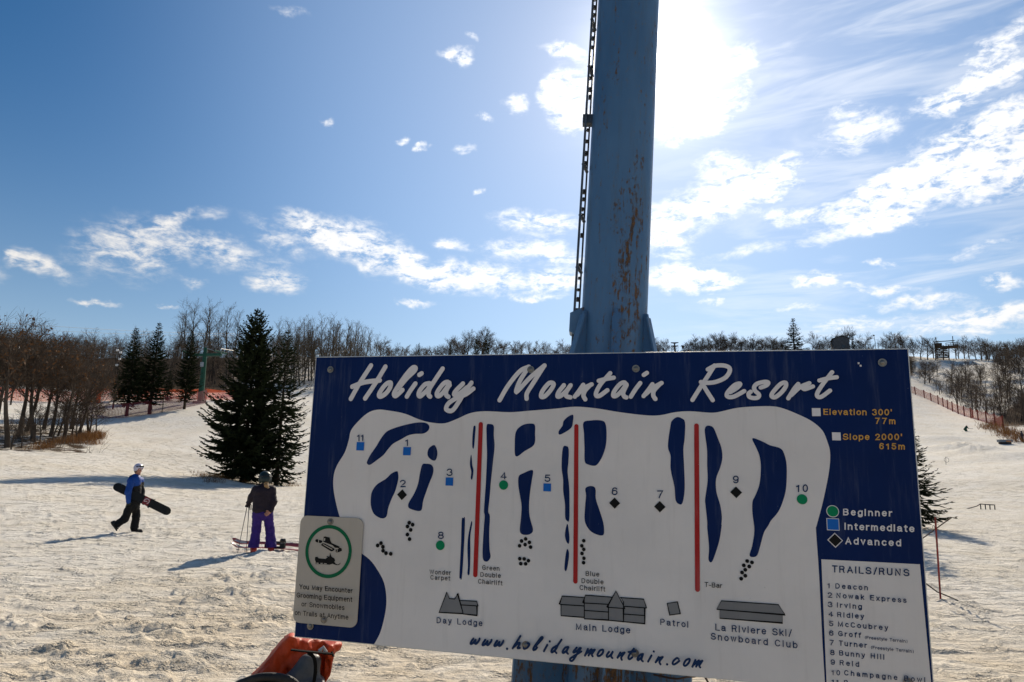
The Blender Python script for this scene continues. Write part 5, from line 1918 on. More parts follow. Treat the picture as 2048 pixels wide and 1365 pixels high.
# wooden lookout on the hilltop
D = 250
g = at(1909, D)
k = D / FPX * 1.02
X = lambda px: (px - 1909) * k
lo_ = empty("lookout_tower", tuple(g), "dark wooden lookout tower with a platform and tall posts on the hilltop", "tower", rotz=-col_az(1909))
zt = lambda y: zy(1909, y, D) - g[2]
for xx in (1899, 1910, 1918):
    for yy in (-1.6, 1.6):
        m = MB()
        m.bar((X(xx) - .3, yy, -.5), (X(xx), yy, zt(691)), .32)
        m.build("leg", M_TIMBER, lo_)
m = MB()
for i in range(7):
    z = zt(716) + (zt(694) - zt(716)) * i / 6.5
    m.box(((X(1898) + X(1917)) / 2, -1.78, z), (X(1917) - X(1898) - .1 * i, .08, .42))
m.build("cladding", M_TIMBER, lo_)
for (a, b) in ((1899, 1917), (1917, 1899)):
    m = MB()
    m.bar((X(a), -1.88, zt(716)), (X(b), -1.88, zt(695)), .22)
    m.build("brace", M_TIMBER, lo_)
m = MB()
m.box(((X(1905) + X(1931)) / 2, 0, zt(694)), (X(1931) - X(1905), 3.6, .45))
m.build("platform", M_TIMBER, lo_)
m = MB()
for xx in (1914, 1921, 1930):
    m.bar((X(xx), -1.7, zt(693)), (X(xx), -1.7, zt(687)), .16)
m.bar((X(1914), -1.7, zt(687.2)), (X(1930.5), -1.7, zt(687.2)), .16)
m.bar((X(1914), -1.7, zt(690.5)), (X(1930.5), -1.7, zt(690.5)), .12)
m.build("railing", M_TIMBER, lo_)
for xx, y0, y1 in ((1900.5, 716, 672.5), (1924.5, 693, 672.5)):
    m = MB()
    m.bar((X(xx), 0, zt(y0)), (X(xx), 0, zt(y1)), .22)
    m.build("post", M_TIMBER, lo_)
m = MB()
m.bar((X(1896), 0, zt(681.5)), (X(1927), 0, zt(681.5)), .24)
m.build("crossbeam", M_TIMBER, lo_)
m = MB()
m.bar((X(1926.5), 0, -.5), (X(1926.5), 0, zt(698)), .28)
m.bar((X(1926.5), 0, zt(704)), (X(1921), 0, zt(696)), .16)
m.bar((X(1926.5), 0, zt(704)), (X(1931), 0, zt(696)), .16)
m.build("leg", M_TIMBER, lo_)
m = MB()
m.box((X(1903), 0, zt(689)), (X(1909) - X(1898), 3.0, zt(686) - zt(692)))
m.build("hut", M_TIMBER, lo_)

# far lift gear and building on the skyline
D = 248
g = at(1355, D)
zt = lambda y: zy(1355, y, D) - g[2]
e = empty("far_lift_tower", tuple(g), "tiny dark T-shaped lift tower on the skyline right of the blue tower", "lift tower", rotz=-col_az(1355))
m = MB()
m.tube([(0, 0, -.5), (0, 0, zt(685.5))], [.30, .22], 8)
m.build("mast", M_DARKPOST, e, smooth=True)
for y, w in ((685.8, 1.35), (692.3, 1.25)):
    m = MB()
    m.bar((-w, 0, zt(y)), (w, 0, zt(y)), .3, .3)
    m.bar((-w * .6, 0, zt(y + .6)), (0, 0, zt(y + 2.2)), .16)
    m.bar((w * .6, 0, zt(y + .6)), (0, 0, zt(y + 2.2)), .16)
    m.build("crossarm", M_DARKPOST, e)
g = at(1372, D)
zt = lambda y: zy(1372, y, D) - g[2]
e = empty("lift_terminal", tuple(g), "tiny dark lift cabin on a post beside the far T-shaped tower", "lift hut", rotz=-col_az(1372))
m = MB()
m.box((0, 0, zt(695)), (.75, .9, zt(692.5) - zt(697.5)))
m.build("cabin", M_DARKPOST, e, bevel=.05)
for s in (-1, 1):
    m = MB()
    m.bar((s * .3, 0, -.4), (s * .3, 0, zt(697)), .12)
    m.build("leg", M_DARKPOST, e)
m = MB()
m.prism([(-.65, -.6, zt(692.6)), (.6, -.6, zt(693)), (.35, -.6, zt(691.6)), (-.5, -.6, zt(691.2))], (0, 1.2, 0))
m.build("roof", M_FARROOF, e)

D = 250
g = at(1697, D)
zt = lambda y: zy(1697, y, D) - g[2]
e = empty("hilltop_building", tuple(g), "grey gabled hilltop building behind bare trees near the reddish spruce", "building", rotz=-col_az(1697) + rad(8))
w, d_, he, hr = 2.35, 3.4, zt(680), zt(675)
m = MB()
m.prism([(-w, -d_, -1.0), (w, -d_, -1.0), (w, -d_, he), (0, -d_, hr), (-w, -d_, he)], (0, 2 * d_, 0))
m.build("wall", M_FARGREY, e)
for s in (-1, 1):
    m = MB()
    m.prism([(0, -d_ - .3, hr + .05), (s * (w + .35), -d_ - .3, he - .1), (s * (w + .35), -d_ - .3, he + .06), (0, -d_ - .3, hr + .22)], (0, 2 * d_ + .6, 0))
    m.build("roof", M_FARROOF, e)
m = MB()
m.box((.5, -d_ - .03, he * .55), (1.0, .05, .9))
m.build("window", mat("dark_window", (.03, .035, .045), .15, .5), e)
D = 245
g = at(1771, D)
zt = lambda y: zy(1771, y, D) - g[2]
e = empty("street_lamp", tuple(g), "slim lamp post with one round head on the far skyline", "lamp post", rotz=-col_az(1771))
m = MB()
m.tube([(0, 0, -.4), (-.1, 0, zt(684)), (-.32, 0, zt(671))], [.10, .08, .06], 7)
m.build("pole", M_DARKPOST, e, smooth=True)
m = MB()
m.tube([(-.62, 0, zt(670.3)), (-.34, 0, zt(669.6)), (-.1, 0, zt(670.3))], [.12, .24, .12], 8)
m.build("lamp_head", M_DARKPOST, e, smooth=True)

# ------------------------------------------------------------------ terrain park things on the right
M_BOXBLUE = mat("ride_box_side", (.20, .22, .24), .5, .3, 0, .15, 2)
M_BOXORANGE = mat("ride_box_orange", (.52, .20, .06), .5, .3, 0, .15, 2)
p = hit(2010, 887)
e = empty("ride_box", tuple(p), "grey and orange ride box on the snow near the red net fence", "ride box", rotz=rad(-6))
z0 = .12
m = MB()
m.box((0, 0, z0 + .13), (1.45, .55, .26))
m.build("body", M_BOXBLUE, e, bevel=.02)
m = MB()
m.box((.25, -.29, z0 + .10), (.55, .03, .14))
m.build("side_panel", M_BOXORANGE, e)
m = MB()
m.box((0, 0, z0 + .275), (1.5, .6, .03))
m.build("top_sheet", M_GALV, e, bevel=.005)
m = MB()
m.box((0, 0, (z0 - .3) / 2), (1.2, .4, abs(z0) + .5))
m.build("base", M_DARKPOST, e)

pa, pb = hit(1950, 1010.5), hit(1990, 1020)
p = pb
e = empty("grind_rail", tuple(p), "low dark metal grind rail with short posts on the open snow", "rail")
dl = np.array([-.96, .28, 0.])
dl /= np.linalg.norm(dl)
m = MB()
tz = zy(1990, 1010.5, math.hypot(p[0], p[1])) - p[2]
m.tube([dl * 0 + np.array([0, 0, tz]), dl * .62 + np.array([0, 0, tz * 1.12]), dl * .80 + np.array([0, 0, tz * .62]), dl * 1.25 + np.array([0, 0, .0])], .024, 8)
m.build("rail", M_DARKSTEEL, e, smooth=True)
for f in (0, .21, .41, .62):
    m = MB()
    q = dl * f
    m.bar(q + np.array([0, 0, -.1]), q + np.array([0, 0, tz * (1 + .12 * f)]), .035)
    m.build("post", M_DARKSTEEL, e)

p = hit(1893, 930)
e = empty("hoop_marker", tuple(p), "small dark hoop on a stake just right of the small spruce", "marker")
Dq = math.hypot(p[0], p[1])
h = zy(1893, 914, Dq) - p[2]
hb = zy(1893, 927, Dq) - p[2]
m = MB()
m.tube([(-.05, 0, -.1), (0, 0, h)], .018, 6)
m.build("stake", M_DARKSTEEL, e, smooth=True)
m = MB()
rr = .21
m.tube([(rr * math.cos(t) + .04, 0, (h + hb) / 2 + rr * math.sin(t)) for t in np.linspace(0, 2 * math.pi, 18)], .014, 6, False)
m.build("hoop", M_DARKSTEEL, e, smooth=True)

# red marker pole with a rod stuck through its loop
p = hit(1880.5, 1197)
Dp = math.hypot(p[0], p[1])
e = empty("marker_pole", tuple(p), "thin red marker pole with a wire loop right of the sign", "pole")
topv = pt(1870.5, 1035, Dp - .02) - p
m = MB()
m.tube([np.array([0, 0, -.15]), topv], .013, 10)
m.build("shaft", mat("red_pole", (.24, .026, .018), .5, .35, 0, .45, 9), e, smooth=True)
lp = pt(1867.5, 1056, Dp - .03) - p
m = MB()
m.tube([lp + np.array([.014 * math.cos(t), 0, .035 * math.sin(t)]) for t in np.linspace(0, 2 * math.pi, 16)], .003, 6, False)
m.build("wire_loop", M_DARKSTEEL, e, smooth=True)
M_ROD = mat("rusty_rod", (.075, .052, .036), .7, .3, .2, .4, 20)
m = MB()
m.tube([pt(1826, 1091, Dp + .1), pt(1866, 1062, Dp + .03), pt(1903, 1035.5, Dp - .1)], .008, 8)
setp(m.build("bamboo_rod", M_ROD, None, smooth=True), "thin rod slanting up through the loop of the red marker pole", "rod")
m = MB()
q = hit(1900, 1199)
m.tube([pt(1850, 1166, Dp + .05), pt(1874, 1184, Dp + .02), q + np.array([0, 0, .03]), hit(1916, 1203) + np.array([0, 0, .01])], .009, 8)
setp(m.build("bamboo_rod", M_ROD, None, smooth=True), "thin rod lying against the foot of the red marker pole", "rod")


# ------------------------------------------------------------------ people: smooth blended bodies grown from distance fields
def surface_nets(fn, lo, hi, res):
    lo, hi = np.array(lo, float), np.array(hi, float)
    n = np.maximum(4, np.ceil((hi - lo) / res).astype(int) + 1)
    ax = [lo[i] + res * np.arange(n[i]) for i in range(3)]
    G = np.stack(np.meshgrid(*ax, indexing='ij'), -1)
    S = fn(G.reshape(-1, 3)).reshape(n)
    c = [S[i:n[0] - 1 + i, j:n[1] - 1 + j, k:n[2] - 1 + k] for i in (0, 1) for j in (0, 1) for k in (0, 1)]
    cs = np.stack(c, -1)
    act = (cs.min(-1) < 0) & (cs.max(-1) >= 0)
    idx = np.argwhere(act)
    v = cs[act]
    off = np.array([(i, j, k) for i in (0, 1) for j in (0, 1) for k in (0, 1)], float)
    acc, cnt = np.zeros((len(idx), 3)), np.zeros(len(idx))
    for a in range(8):
        for b in range(a + 1, 8):
            if np.abs(off[a] - off[b]).sum() == 1:
                m = (v[:, a] < 0) != (v[:, b] < 0)
                t = np.where(m, v[:, a] / np.where(m, v[:, a] - v[:, b], 1), 0)[:, None]
                acc += np.where(m[:, None], off[a] + (off[b] - off[a]) * t, 0)
                cnt += m
    V = lo + (idx + acc / np.maximum(cnt, 1)[:, None]) * res
    num = -np.ones(act.shape, int)
    num[act] = np.arange(len(idx))
    F = []
    for d in range(3):
        e, f = [(1, 2), (2, 0), (0, 1)][d]
        sl = [slice(None)] * 3
        a = np.take(S, np.arange(n[d] - 1), d)
        b = np.take(S, np.arange(1, n[d]), d)
        for sgn in (0, 1):
            m = ((a < 0) & (b >= 0)) if sgn == 0 else ((a >= 0) & (b < 0))
            p = np.argwhere(m)
            p = p[(p[:, e] > 0) & (p[:, f] > 0) & (p[:, e] < n[e] - 1) & (p[:, f] < n[f] - 1)]
            q = []
            for de, df in ((-1, -1), (0, -1), (0, 0), (-1, 0)):
                r = p.copy()
                r[:, e] += de
                r[:, f] += df
                q.append(num[r[:, 0], r[:, 1], r[:, 2]])
            Q = np.stack(q, -1)
            Q = Q[(Q >= 0).all(1)]
            F.append(Q if sgn == 0 else Q[:, ::-1])
    return V, np.concatenate(F)


FAT = 1.0       # bulk of the figure being grown


def cone(a, b, ra, rb):
    ra, rb = ra * FAT, rb * FAT
    a, b = np.array(a, float), np.array(b, float)

    def f(P):
        ab = b - a
        t = np.clip((P - a) @ ab / (ab @ ab + 1e-12), 0, 1)
        return np.linalg.norm(P - a - t[:, None] * ab, axis=1) - (ra + (rb - ra) * t)
    f.bb = (np.minimum(a - ra, b - rb), np.maximum(a + ra, b + rb))
    return f


def ell(c, r, R=None):
    c, r = np.array(c, float), np.array(r, float) * FAT

    def f(P):
        q = P - c
        if R is not None:
            q = q @ R
        k = np.linalg.norm(q / r, axis=1)
        return (k - 1) * r.min() * np.where(k > 1, 1, 1)
    m = r.max()
    f.bb = (c - m, c + m)
    return f


def rbox(c, h, rr, R=None):
    c, h = np.array(c, float), np.array(h, float) * FAT

    def f(P):
        q = P - c
        if R is not None:
            q = q @ R
        q = np.abs(q) - (h - rr)
        return np.linalg.norm(np.maximum(q, 0), axis=1) + np.minimum(q.max(1), 0) - rr
    m = np.linalg.norm(h)
    f.bb = (c - m, c + m)
    return f


def blend(prims, k=.03, cut=(), folds=0.0, fscale=14.0, seed=1):
    def f(P):
        d = prims[0](P)
        for p in prims[1:]:
            e = p(P)
            h = np.clip(.5 + .5 * (e - d) / k, 0, 1)
            d = e * (1 - h) + d * h - k * h * (1 - h)
        if folds:
            d = d + folds * (fbm(P * np.array([1, 1, 1.6]) * fscale + seed * 7, 3, seed) - .5) * 2
        for c in cut:
            d = np.maximum(d, -c(P))
        return d
    return f


def grow(name, prims, m, parent, k=.03, res=.014, cut=(), folds=0.0, fscale=14.0, seed=1, clip=None):
    lo = np.min([p.bb[0] for p in prims], 0) - .04
    hi = np.max([p.bb[1] for p in prims], 0) + .04
    if clip is not None:
        lo, hi = np.maximum(lo, clip[0]), np.minimum(hi, clip[1])
    V, F = surface_nets(blend(prims, k, cut, folds, fscale, seed), lo, hi, res)
    return mesh_np(name, V, F, m, parent, True)


def hand_prims(w, d, side, curl=.6, s=1.0, glove=1.0):
    """palm at the wrist w pointing along d; side: direction of the thumb; five separate bent fingers"""
    w, d = np.array(w, float), np.array(d, float)
    d /= np.linalg.norm(d)
    t = np.array(side, float)
    t = t - d * (t @ d)
    t /= np.linalg.norm(t)
    nrm = np.cross(t, d)
    g = glove / FAT
    out = [cone(w, w + d * .03 * s, .026 * s * g, .030 * s * g)]
    for i in range(4):
        o = t * (.030 - .020 * i) * s
        out.append(cone(w + d * .02 * s + o * .8, w + d * .085 * s + o, .014 * s * g, .013 * s * g))
    for i in range(4):
        o = t * (.031 - .0205 * i) * s * (1 + .12 * (g - 1))
        L = (.040, .046, .043, .034)[i] * s
        c = curl * (1 + .08 * i)
        p = w + d * .087 * s + o
        dd = d * math.cos(c * .7) + nrm * math.sin(c * .7)
        q = p + dd * L
        d2 = d * math.cos(c * 1.7) + nrm * math.sin(c * 1.7)
        r = q + d2 * L * .72
        out += [cone(p, q, .0098 * s * g, .0088 * s * g), cone(q, r, .0088 * s * g, .0072 * s * g)]
    p = w + d * .028 * s + t * .030 * s
    q = p + (d * .6 + t * .62 + nrm * .45) * .042 * s
    out += [cone(p, q, .0130 * s * g, .0105 * s * g), cone(q, q + (d * .85 + t * .05 + nrm * .5) * .030 * s, .0105 * s * g, .0085 * s * g)]
    return out


M_SKIN = mat("skin", (.40, .185, .125), .5, .35, 0, .08, 20)
M_HAIR = mat("blond_hair", (.34, .20, .085), .55, .4, 0, .3, 90)
M_DARKHAIR = mat("brown_hair", (.06, .035, .02), .55, .4, 0, .3, 90)
M_JBLUE = mat("jacket_blue", (.007, .055, .27), .6, .25, 0, .12, 12, .002, 70)
M_JBLACK = mat("jacket_black", (.006, .006, .007), .6, .25, 0, .2, 12, .002, 70)
M_PANTS = mat("trousers_black", (.0055, .0055, .006), .7, .2, 0, .25, 10, .002, 60)
M_BOOTB = mat("boot_black", (.010, .0095, .0095), .55, .35, 0, .2, 20, .001, 80)
M_GLOVE = mat("glove_dark", (.022, .026, .020), .6, .25, 0, .3, 30)
M_HELMW = mat("helmet_pale", (.52, .50, .60), .3, .5, 0, .04, 8)
M_GOGGLE = mat("goggle_dark", (.012, .014, .018), .5, .3)
M_EYEW = mat("eye_white", (.75, .73, .70), .2, .5)
M_EYED = mat("eye_dark", (.02, .015, .012), .2, .5)
M_LIPS = mat("lips", (.40, .14, .11), .5, .3)
M_PLUM = mat("jacket_plum", (.021, .014, .021), .65, .2, 0, .15, 10, .002, 60)
M_PURPLE = mat("trousers_purple", (.037, .015, .145), .65, .22, 0, .16, 9, .002, 60)
M_HELMG = mat("helmet_dark_green", (.009, .021, .022), .45, .35, 0, .2, 14)
M_SKIRED = mat("ski_red", (.30, .026, .026), .4, .5, 0, .25, 5)
M_BOOTR = mat("boot_red", (.50, .045, .025), .4, .4, 0, .1, 12)
M_LACE = mat("laces", (.34, .33, .31), .7)

def px_scales(p, az, S):
    """how much a figure laid out in photo pixels at S metres per pixel must shrink sideways and upwards to stand at p"""
    r = np.array([math.cos(az), -math.sin(az), 0.])
    p = np.array(p)
    a, b, c = proj(p), proj(p + r * .5), proj(p + np.array([0, 0, .7]))
    return .5 / math.hypot(b[0] - a[0], b[1] - a[1]) / S, .7 / math.hypot(c[0] - a[0], c[1] - a[1]) / S


# --- snowboarder walking across the slope
foot = hit(266, 1066)
S1 = math.hypot(foot[0], foot[1]) / FPX * 1.005       # metres per photo pixel at this distance


def B(px, py, dep=0.0):
    return np.array([(px - 266 - (1066 - py) * .118) * S1, dep, (1066 - py) * S1])


r1 = empty("person", tuple(foot), "person in blue and black jacket and pale helmet, walking with a snowboard under one arm", "person", rotz=-col_az(266))
FAT = 1.17
kx, kz = px_scales(foot, col_az(266), S1)
KS = (kx, (kx + kz) / 2, kz)
r1.scale = KS
hd = B(277.5, 938.5, -.02)
fw = np.array([.72, -.69, -.10])       # face turned towards the camera
fw /= np.linalg.norm(fw)
rt = np.cross(fw, (0, 0, 1.))
rt /= np.linalg.norm(rt)
uq = np.cross(rt, fw)
H_ = lambda a, b, c: hd + (fw * a + rt * b + uq * c) * FAT
sh_n, sh_f = B(262.5, 962, -.17), B(281, 962, .12)
hp_n, hp_f = B(264, 1003, -.09), B(271, 1004, .09)
kn_f, an_f = B(272.5, 1033, .10), B(268.5, 1058, .10)
kn_n, an_n = B(250.5, 1037, -.08), B(233, 1049.5, -.09)
el_n, wr_n = B(257, 983, -.24), B(257.5, 1002, -.23)
el_f, wr_f = B(285, 984, .14), B(286, 1000.5, -.02)
legs = [cone(hp_f, kn_f, .078, .055), cone(kn_f, an_f, .052, .036), cone(hp_n, kn_n, .078, .055), cone(kn_n, an_n, .052, .036)]
arms = [cone(sh_n, el_n, .045, .036), cone(el_n, wr_n, .036, .026), cone(sh_f, el_f, .045, .036), cone(el_f, wr_f, .036, .026)]
head = [ell(H_(-.012, 0, .035), (.088, .088, .095)), ell(H_(.018, 0, -.030), (.062, .060, .078)), cone(H_(.086, 0, .010), H_(.106, 0, -.018), .011, .014),
        cone(H_(.066, 0, -.092), H_(.070, 0, -.10), .026, .024), cone(H_(-.02, 0, -.07), B(272, 960, 0), .050, .056),
        ell(H_(.072, 0, -.052), (.016, .024, .012))]
torso = [cone(B(271, 966, 0), B(268, 1000, 0), .105, .105), cone(sh_n, sh_f, .065, .065)]
grow("body", head + torso + legs + arms, M_SKIN, r1, .02, .012)
for s in (-1, 1):
    grow("eye", [ell(H_(.0745, s * .031, .018), (.0135, .0135, .0125))], M_EYEW, r1, .01, .004)
    grow("pupil", [ell(H_(.0855, s * .030, .018), (.005, .005, .005))], M_EYED, r1, .01, .003)
    grow("ear", [ell(H_(-.01, s * .090, -.005), (.014, .014, .028))], M_SKIN, r1, .01, .006)
grow("mouth", [ell(H_(.082, 0, -.060), (.010, .020, .006))], M_LIPS, r1, .01, .004)
grow("hair", [ell(H_(-.045, 0, -.01), (.07, .092, .09))], M_DARKHAIR, r1, .02, .01)
hel = [ell(H_(-.012, 0, .052), (.118, .118, .112)), cone(H_(-.03, .098, -.01), H_(-.03, .092, -.055), .026, .02), cone(H_(-.03, -.098, -.01), H_(-.03, -.092, -.055), .026, .02), cone(H_(.070, -.07, .075), H_(.070, .07, .075), .024, .024)]
Rf = np.stack([fw, rt, uq], 1)
grow("helmet", hel, M_HELMW, r1, .025, .009, cut=[rbox(H_(.12, 0, -.055), (.115, .083, .105), .03, Rf), rbox(H_(-.02, 0, -.15), (.2, .2, .12), .02, Rf)])
grow("goggles", [cone(H_(.094, -.05, .100), H_(.094, .05, .100), .020, .020), cone(H_(.03, -.112, .083), H_(.094, -.05, .098), .012, .016), cone(H_(.03, .112, .083), H_(.094, .05, .098), .012, .016)], M_GOGGLE, r1, .02, .008)
# jacket: blue yoke and near sleeve, black lower front
grow("jacket", [cone(B(271.5, 968, 0), B(269.5, 1006, .0), .150, .150), cone(sh_n + [0, .04, -.01], sh_f + [0, -.02, -.01], .095, .09), cone(B(271, 955, 0), B(271, 962, 0), .085, .11),
                cone(sh_f, el_f, .080, .068), cone(el_f, wr_f + (el_f - wr_f) * .12, .066, .050)], M_JBLACK, r1, .05, .012, folds=.014, seed=3)
grow("jacket_yoke", [cone(B(271, 960, -.01), B(270.5, 965, -.01), .150, .160), cone(sh_n + [0, .03, .01], sh_f + [0, -.02, .01], .100, .100), cone(B(271.5, 953.5, 0), B(271, 962, 0), .082, .11)], M_JBLUE, r1, .05, .012, folds=.012, seed=4)
grow("sleeve", [cone(sh_n + [.005, .01, 0], el_n, .090, .078), cone(el_n, wr_n, .076, .060)], M_JBLUE, r1, .04, .011, folds=.013, seed=5)
grow("hood", [ell(B(264.5, 955.5, .02), (.075, .10, .075))], M_JBLACK, r1, .03, .012, folds=.012, seed=6)
grow("trousers", [cone(B(268, 1000, 0), B(267.5, 1012, 0), .142, .135), cone(hp_f + [0, -.01, 0], kn_f, .112, .094), cone(kn_f, an_f + [0, 0, .02], .094, .098), cone(hp_n, kn_n, .112, .096), cone(kn_n, an_n + (kn_n - an_n) * .16, .094, .094)],
     M_PANTS, r1, .05, .012, folds=.017, seed=7)
grow("pocket", [rbox(B(258, 1016, -.12), (.03, .05, .06), .015)], M_PANTS, r1, .02, .01, folds=.01, seed=8)
# boots
toe = np.array([1., -.12, 0])
toe /= np.linalg.norm(toe)
grow("boot", [cone(an_f + [0, 0, .03], an_f + [-.005, 0, -.03], .072, .066), cone(B(267, 1062.6, .10), B(281.5, 1063.2, .085), .052, .044), rbox(B(274.5, 1064.9, .09), (.135, .056, .016), .012)], M_BOOTB, r1, .025, .010, folds=.004, seed=9)
bt = B(231.5, 1064.5, -.10) - B(221, 1048, -.09)
bt /= np.linalg.norm(bt)
bn = np.array([-bt[2], 0, bt[0]])
hl = B(225, 1046, -.09)
Rb = np.stack([bt, np.array([0, 1., 0]), bn], 1)
grow("boot", [cone(an_n + (kn_n - an_n) * .14, hl + bn * .045 + bt * .03, .074, .060), cone(hl + bn * .05 + bt * .02, hl + bt * .19 + bn * .045, .055, .044), rbox(hl + bt * .105 + bn * .006, (.135, .054, .016), .012, Rb)], M_BOOTB, r1, .025, .010, folds=.004, seed=10)
for p0, p1 in ((B(274, 1056, .02), B(278, 1061, .03)), (B(236, 1053, -.16), B(240, 1060, -.15)), (B(238, 1052, -.155), B(243, 1056, -.14))):
    m = MB()
    m.tube([p0, (p0 + p1) / 2 + np.array([.012, -.01, -.02]), p1], .005, 6)
    m.build("lace", M_LACE, r1, smooth=True)
# gloved hands closed on the board
grow("glove", hand_prims(wr_n + [0, 0, .01], (.12, .10, -1), (1, -.3, 0), 1.25, 1.12, 1.35) + [cone(wr_n + [0, 0, .03], wr_n, .046, .040)], M_GLOVE, r1, .010, .007)
grow("glove", hand_prims(wr_f + [0, .01, .0], (.25, -.35, -.85), (.6, -.6, .2), 1.2, 1.12, 1.35) + [cone(wr_f + [0, .02, .03], wr_f, .046, .040)], M_GLOVE, r1, .010, .007)
# the snowboard, base towards the camera, held between arm and hip
c0, c1 = B(232, 968.5, -.155), B(337.5, 1026.5, -.235)
bx = (c1 - c0)
BL = np.linalg.norm(bx)
bx /= BL
bz = np.array([.10, -.985, .12])
bz = bz - bx * (bz @ bx)
bz /= np.linalg.norm(bz)
by = np.cross(bz, bx)
cen = (c0 + c1) / 2
sbm = Matrix.Translation(Vector(foot)) @ Matrix.Rotation(-col_az(266), 4, 'Z') @ Matrix.Diagonal((KS[1], KS[1], KS[1], 1)) @ Matrix.Translation((0, 0, 0)) @ Matrix(((bx[0], by[0], bz[0], cen[0]), (bx[1], by[1], bz[1], cen[1]), (bx[2], by[2], bz[2], cen[2] * KS[2] / KS[1]), (0, 0, 0, 1)))
sb = empty("snowboard", None, "dark snowboard with a red patch carried under the walking person's arm", "snowboard", M=sbm)
BL = BL + .04
prof = []
for t in np.linspace(0, 1, 60):
    x = -BL / 2 + BL * t
    e = min(t, 1 - t) * BL
    w = .132 - .012 * math.cos((t - .5) * 2.2)
    w *= math.sqrt(max(0, 1 - ((.16 - e) / .16) ** 2)) if e < .16 else 1
    lift = -.05 * max(0, (.22 - e) / .22) ** 2
    prof.append((x, max(w, .001), lift))
V, F = [], []
for x, w, l in prof:
    V += [(x, w, l + .004), (x, -w, l + .004), (x, -w, l - .004), (x, w, l - .004)]
for i in range(len(prof) - 1):
    for q in range(4):
        F.append((i * 4 + q, i * 4 + (q + 1) % 4, (i + 1) * 4 + (q + 1) % 4, (i + 1) * 4 + q))
F += [(0, 1, 2, 3), tuple(range(len(V) - 4, len(V)))[::-1]]
M_DECK = mat("board_base", (.007, .007, .007), .5, .25, 0, .3, 6)
dk = mesh_np("deck", V, F, M_DECK, sb)
m = MB()
m.add([(.05, -.115, .0052), (.235, -.115, .0052), (.21, .115, .0052), (.025, .115, .0052)], [(0, 1, 2, 3)])
m.build("red_patch", mat("board_patch_red", (.20, .016, .018), .45, .4), sb)
m = MB()
pts = [np.array([.135 + .062 * math.cos(t) * (1.15), .0 + .066 * math.sin(t), .0070]) for t in np.linspace(rad(-60), rad(215), 26)] + [np.array([.12, -.01, .0070]), np.array([.155, -.005, .0070])]
sg_ = MB()
for i in range(len(pts) - 1):
    a, b = pts[i], pts[i + 1]
    d = (b - a) / np.linalg.norm(b - a)
    nn = np.array([-d[1], d[0], 0]) * .011
    z_ = np.array([0, 0, .00003 * i])
    sg_.add([a + nn + z_, a - nn + z_, b - nn + z_, b + nn + z_], [(0, 1, 2, 3)])
sg_.build("white_emblem", mat("emblem_white", (.62, .50, .50), .5, .3), sb)
M_TINT = mat("board_blue_end", (.02, .075, .14), .4, .4)
for s in (-1, 1):
    m = MB()
    x0 = s * (BL / 2 - .20)
    m.add([(x0 - .05, -.115 if s > 0 else .118, .0052), (x0 + .07, -.11 if s > 0 else .112, .0052 - .012), (x0 + .02, -.04 if s > 0 else .05, .0052 - .004)], [(0, 1, 2)])
    m.build("blue_streak", M_TINT, sb)
for x in (-.25, .25):
    m = MB()
    m.box((x, 0, -.022), (.10, .25, .03))
    m.tube([(x, .125, -.03), (x + .03, .13, -.10), (x + .03, .05, -.16), (x + .03, -.05, -.16), (x + .03, -.13, -.10), (x, -.125, -.03)], .016, 8)
    m.tube([(x - .06, .10, -.03), (x - .075, .09, -.19), (x - .075, -.09, -.19), (x - .06, -.10, -.03)], .02, 8)
    m.tube([(x + .05, .125, -.01), (x + .06, .155, -.03)], .012, 6)
    m.build("binding", M_BOOTB, sb, smooth=True)

# --- skier seen from behind, leaning on her poles
ft2 = hit(523, 1105.5)
S2 = math.hypot(ft2[0], ft2[1]) / FPX * 1.005


def K(px, py, dep=0.0):
    return np.array([(px - 523 - (1105.5 - py) * .084) * S2, dep, (1105.5 - py) * S2])


r2 = empty("person", tuple(ft2), "skier seen from behind in plum jacket, purple trousers and dark helmet, leaning on poles", "person", rotz=-col_az(523))
FAT = 1.14
kx, kz = px_scales(ft2, col_az(523), S2)
KS2 = (kx, (kx + kz) / 2, kz)
r2.scale = KS2
hd = K(530.5, 957.5, .05)
fw = np.array([-.16, .97, -.12])
fw /= np.linalg.norm(fw)
rt = np.cross(fw, (0, 0, 1.))
rt /= np.linalg.norm(rt)
uq = np.cross(rt, fw)
shl, shr = K(512.5, 979, .02), K(545, 979.5, 0)
hpl, hpr = K(517, 1021, 0), K(534, 1021, 0)
knl, anl = K(514, 1060, .03), K(508, 1097, 0)
knr, anr = K(539, 1060, .03), K(541.5, 1097, 0)
ell_, wrl = K(504, 994, .07), K(497.5, 1006.5, .14)
elr, wrr = K(547.5, 1003, -.10), K(541, 1022, -.17)
head = [ell(H_(-.012, 0, .035), (.086, .086, .094)), ell(H_(.018, 0, -.030), (.062, .060, .078)), cone(H_(.086, 0, .010), H_(.106, 0, -.018), .011, .014), cone(H_(.066, 0, -.092), H_(.070, 0, -.10), .026, .024),
        cone(H_(-.02, 0, -.07), K(529, 976, .02), .050, .056), ell(H_(.072, 0, -.052), (.016, .024, .012))]
grow("body", head + [cone(K(528, 984, 0), K(526, 1016, 0), .10, .105), cone(shl, shr, .06, .06), cone(hpl, knl, .08, .055), cone(knl, anl, .05, .036), cone(hpr, knr, .08, .055), cone(knr, anr, .05, .036),
                     cone(shl, ell_, .042, .036), cone(ell_, wrl, .035, .026), cone(shr, elr, .042, .036), cone(elr, wrr, .035, .026)] + hand_prims(wrr, (-.75, -.12, -.55), (-.3, .1, .9), .75, 1.05), M_SKIN, r2, .016, .0105)
